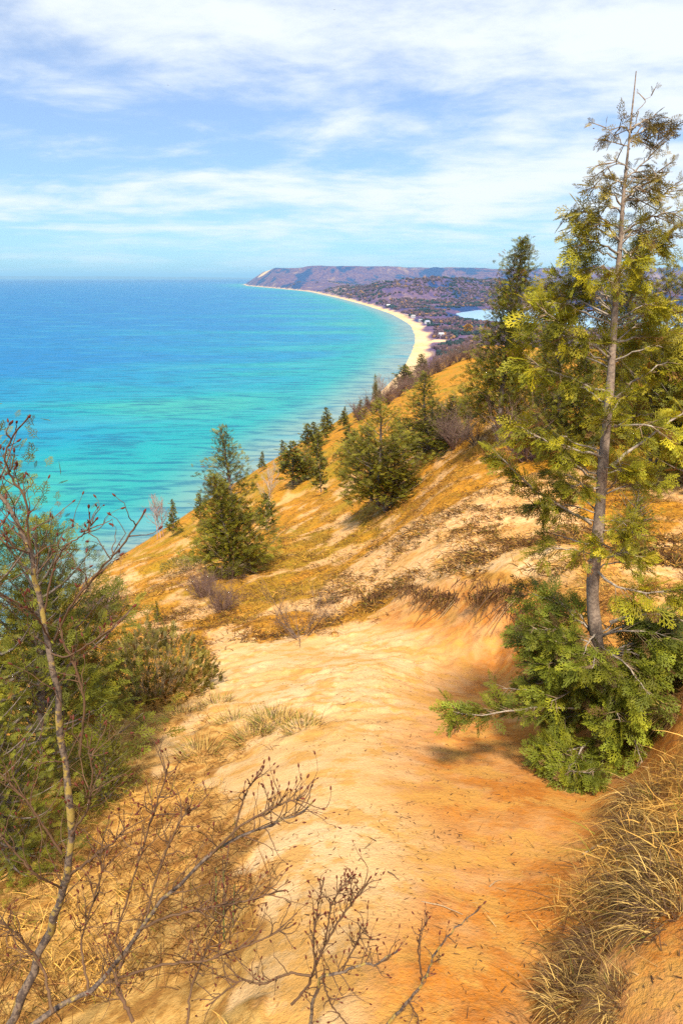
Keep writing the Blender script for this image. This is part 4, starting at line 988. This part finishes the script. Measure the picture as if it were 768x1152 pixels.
def make_hang(seed):
    r = np.random.default_rng(seed); mb = MB(); n = 520; P = np.stack([r.normal(0, .26, n), r.normal(0, .07, n), r.normal(.02, .04, n)], 1)
    D = np.stack([r.normal(-.15, .45, n), r.uniform(-1.3, -.1, n), r.uniform(-1.2, .25, n)], 1)
    blades(mb, P, D, r.uniform(.05, .22, n) * np.where(r.random(n) < .12, 2.3, 1), r.uniform(.003, .009, n), grasscol(n, r, .85, .02) * np.array([.9, .75, .6]), r, 3, .5)
    for k in range(5):
        p = np.array([r.normal(0, .2), -.05, .03]); e = p + np.array([r.normal(-.15, .2), -.35 - .2 * r.random(), -.30 - .2 * r.random()])
        mb.tube(bez(p, (p + e) / 2 + r.normal(0, .05, 3), e, 6), np.linspace(.009, .003, 6), 5, (.36, .24, .12) if k % 2 else (.14, .08, .04))
    return mb.build('hanging_tussock', M_grass)
hp = make_hang(70)
for i, (px, py) in enumerate(hang):
    o = hp if i == 0 else hp.copy()
    if i: COL.objects.link(o)
    order = sorted(hang).index((px, py))
    put(o, px, py, '%s dark root clump from the left hanging off the eroded bank' % ORD[order], 'root clump', 'root clumps along the eroded bank', (1.0, 1.3, .9, 1.3, 1.0, 1.2, .9, 1.0)[i], rr_.uniform(-.5, .3), 0)
ct = make_tussock('crest_tussock', 80, 300, .20, .22, (0, 0, .3), .35, .0028, .2, .6)
CT = [(312,818,1.1,'tuft on the crest of the sand mound, its middle'),(285,832,1.0,'tuft at the left end of the sand mound crest'),(340,822,.9,'tuft at the right end of the sand mound crest'),(300,812,.9,'sparse upright tuft behind the sand mound crest'),
      (245,795,1.0,'yellow-green tuft where the sand meets the leafy bush slope'),(225,850,1.0,'scruffy tuft left of the sand mound'),(205,812,1.1,'dark tuft on the slope below the leafy bush'),(262,815,.8,'small tuft just left of the sand mound crest')]
for i, (px, py, s, lab) in enumerate(CT):
    o = ct if i == 0 else ct.copy()
    if i: COL.objects.link(o)
    put(o, px, py, lab, 'grass tuft', 'tufts around the sand mound', s, i * 1.3, 0)
r = np.random.default_rng(90)
for px, py, h, lab in [(243,1040,.34,'green upright stem left of its pair in the straw'),(252,1060,.42,'tallest green upright stem rising from the straw'),(262,1050,.28,'short green upright stem right of the tallest')]:
    b = hit(px, py); mb = MB(); q = bez(np.zeros(3), np.array([.01, 0, h * .5]), np.array([.02, .01, h]), 8)
    mb.tube(q, np.linspace(.0038, .0022, 8), 6, (.13, .17, .04)); root = mb.build('green_stem', M_twig); root.location = b; tag(root, label=lab, cat='plant stem', group='green stems')
for i, (x1, y1, x2, y2, lab) in enumerate([(586,770,612,780,'dark curved stick on the sand left of the cedar foot'),(436,983,449,992,'short dark stick lying on the pale sand'),(550,1000,560,993,'short pale stick in the middle of the orange sand'),
        (278,716,270,724,'dark stick on the white sand hump'),(472,1018,520,1032,'thin pale arched twig lying on the sand near the bottom'),(655,962,700,942,'straight grey stick leaning on the right bank')]):
    a, b = hit(x1, y1), hit(x2, y2); mid = (a + b) / 2 + np.array([0, 0, .015]); a[2] += .006; b[2] += .008
    n = np.linalg.norm(b - a); q = bez(a, mid + np.array([0, .06 * n, .02 * n]), b, 8) - a; q[1:-1] += r.normal(0, .012 * n, (6, 3)) * [1, 1, .3]
    mb = MB(); rd = max(.0035, .02 * n); mb.tube(q, np.linspace(rd, rd * .4, 8), 6, (.16, .09, .05) if 'dark' in lab else (.40, .28, .16))
    o = mb.build('fallen_stick', M_twig); o.location = a; tag(o, lab, 'stick', 'sticks on the sand')

# ------------------------------------------------------------------ houses by the beach, autumn tree, birds
def house(px, dist, w, dpt, h, rz, wall, roof, lab, nw=3):
    x = (px - 384) / F / ray(px, 370)[1] * dist; z = hz(x, dist); root = empty('beach_house', (x, dist, z - .3)); root.rotation_euler = (0, 0, rz)
    mb = MB(); mb.box((0, 0, h / 2), (w, dpt, h), wall)
    mb.add([(-w / 2, -dpt / 2, h), (-w / 2, dpt / 2, h), (-w / 2, 0, h + dpt * .38), (w / 2, -dpt / 2, h), (w / 2, dpt / 2, h), (w / 2, 0, h + dpt * .38)], [[0, 2, 1], [3, 4, 5]], wall); mb.build('wall', M_wall, root, False)
    rf = MB(); e = .5
    for s in (-1, 1):
        a = np.array([(-w / 2 - e, s * (dpt / 2 + e), h - e * .5), (w / 2 + e, s * (dpt / 2 + e), h - e * .5), (w / 2 + e, 0, h + dpt * .38 + .08), (-w / 2 - e, 0, h + dpt * .38 + .08)])
        rf.add(np.vstack([a, a + [0, 0, .25]]), [[0, 1, 2, 3], [4, 5, 6, 7], [0, 1, 5, 4], [1, 2, 6, 5], [2, 3, 7, 6], [3, 0, 4, 7]], roof)
    rf.build('roof', M_roof, root, False)
    for k in range(nw):
        m = MB(); m.box((-w / 2 + w * (k + .5) / nw, -dpt / 2 - .03, h * .55), (w * .16, .1, h * .4), (.04, .05, .07)); m.build('window', M_wall, root, False)
    m = MB(); m.box((w * .02 - w / 2 / nw * (nw % 2 == 1), -dpt / 2 - .04, 1.05), (1.0, .1, 2.1), (.2, .12, .08)); m.build('door', M_wall, root, False)
    root.scale = (.72, .72, .72); tag(root, lab, 'house', 'houses behind the beach')
white, grey, tan = (.62, .60, .58), (.45, .45, .48), (.55, .45, .33)
house(496, 1330, 14, 10, 6, .3, white, (.42, .40, .42), 'white beach house at the edge of the sandy lot')
house(510, 1290, 10, 5, 3, .1, white, (.5, .45, .4), 'long low pale building right of the white beach house', 4)
house(480, 1700, 16, 11, 7, .5, white, (.3, .33, .42), 'pale blue-roofed house behind the curve of the beach')
house(472, 1790, 12, 9, 6, .2, grey, (.25, .25, .3), 'grey house left of the blue-roofed one')
house(464, 1960, 15, 10, 7, .4, white, (.35, .33, .33), 'white house farther up the beach among dark trees')
house(457, 2050, 12, 9, 6, -.2, tan, (.3, .22, .2), 'small tan house beside the farther white house')
house(436, 2650, 18, 12, 9, .2, white, (.6, .58, .55), 'lone white house farthest up the shore in the woods')
def gold_tree():
    root = empty('willow_tree', (0, 0, 0)); r = np.random.default_rng(8)
    tm = MB(); tm.tube([(0, 0, -1), (.2, 0, 4), (0, .3, 9)], [.5, .35, .15], 7, (.2, .13, .08))
    for a in np.linspace(0, 6, 7): tm.tube([(0, 0, 4), (math.cos(a) * 3, math.sin(a) * 3, 8), (math.cos(a) * 5, math.sin(a) * 5, 11)], [.2, .12, .05], 5, (.2, .13, .08))
    tm.build('trunk', M_bark, root)
    cm = MB(); n = 2200; d = r.normal(0, 1, (n, 3)); d /= np.linalg.norm(d, axis=1)[:, None]; q = r.uniform(.55, 1, n)[:, None] * (.75 + .5 * vnoise(d[:, 0] * 3, d[:, 2] * 3 + d[:, 1], 4))[:, None]
    P = d * q * np.array([8, 8, 7]) + np.array([0, 0, 10]); scatter_fronds(cm, P, d + [0, 0, .2], np.full(n, 2.2), np.array([.55, .30, .02]) * r.uniform(.6, 1.2, (n, 1)), FR_LO, r)
    cm.build('crown', M_leaf, root, smooth=False)
    y = 1380; x = (526 - 384) / F / ray(526, 372)[1] * y; root.location = (x, y, hz(x, y)); tag(root, 'round golden-orange tree at the near end of the inland lake', 'tree')
gold_tree()
def bird(px, py, y, lab):
    mb = MB(); s = 1.0
    mb.tube([(-.28, 0, 0), (-.18, 0, .02), (0, 0, .03), (.18, 0, .02), (.26, 0, .03), (.34, 0, .02)], [.02, .06, .085, .07, .045, .01], 8, (.06, .06, .07))
    for k in (-1, 1):
        v = [(.08, k * .05, .04), (.12, k * .35, .16), (.02, k * .72, .10), (-.08, k * .35, .14), (-.10, k * .05, .03)]
        v2 = [(a, b, c + .02) for a, b, c in v]; f3 = [[0, 1, 4], [1, 3, 4], [1, 2, 3]]
        mb.add(v + v2, f3 + [[a + 5, c + 5, b + 5] for a, b, c in f3], (.05, .05, .06))
        mb.add(v + v2, [[i, (i + 1) % 5, (i + 1) % 5 + 5, i + 5] for i in range(5)], (.05, .05, .06))
    o = mb.build('bird', M_bud); o.location = pt(px, py, y); o.rotation_euler = (.2, .1, .8); tag(o, lab, 'bird', 'birds in the sky')
bird(189, 96, 420, 'tiny dark bird in the sky at upper left'); bird(376, 11, 420, 'tiny dark bird near the top edge of the sky')

# ------------------------------------------------------------------ air
def haze():
    m = bpy.data.materials.new('haze_air'); m.use_nodes = True; N = m.node_tree.nodes; L = m.node_tree.links; N.clear()
    o = N.new('ShaderNodeOutputMaterial'); v = N.new('ShaderNodeVolumePrincipled'); v.inputs['Density'].default_value = 4.0e-5
    v.inputs['Color'].default_value = (.38, .72, 1.0, 1); L.new(v.outputs[0], o.inputs['Volume'])
    mb = MB(); mb.box((0, 40000, 75), (270000, 118000, 400)); ob = mb.build('haze', m, smooth=False)
    tag(ob, 'thin blue haze over the lake and far hills', 'haze', None, 'stuff')
haze()
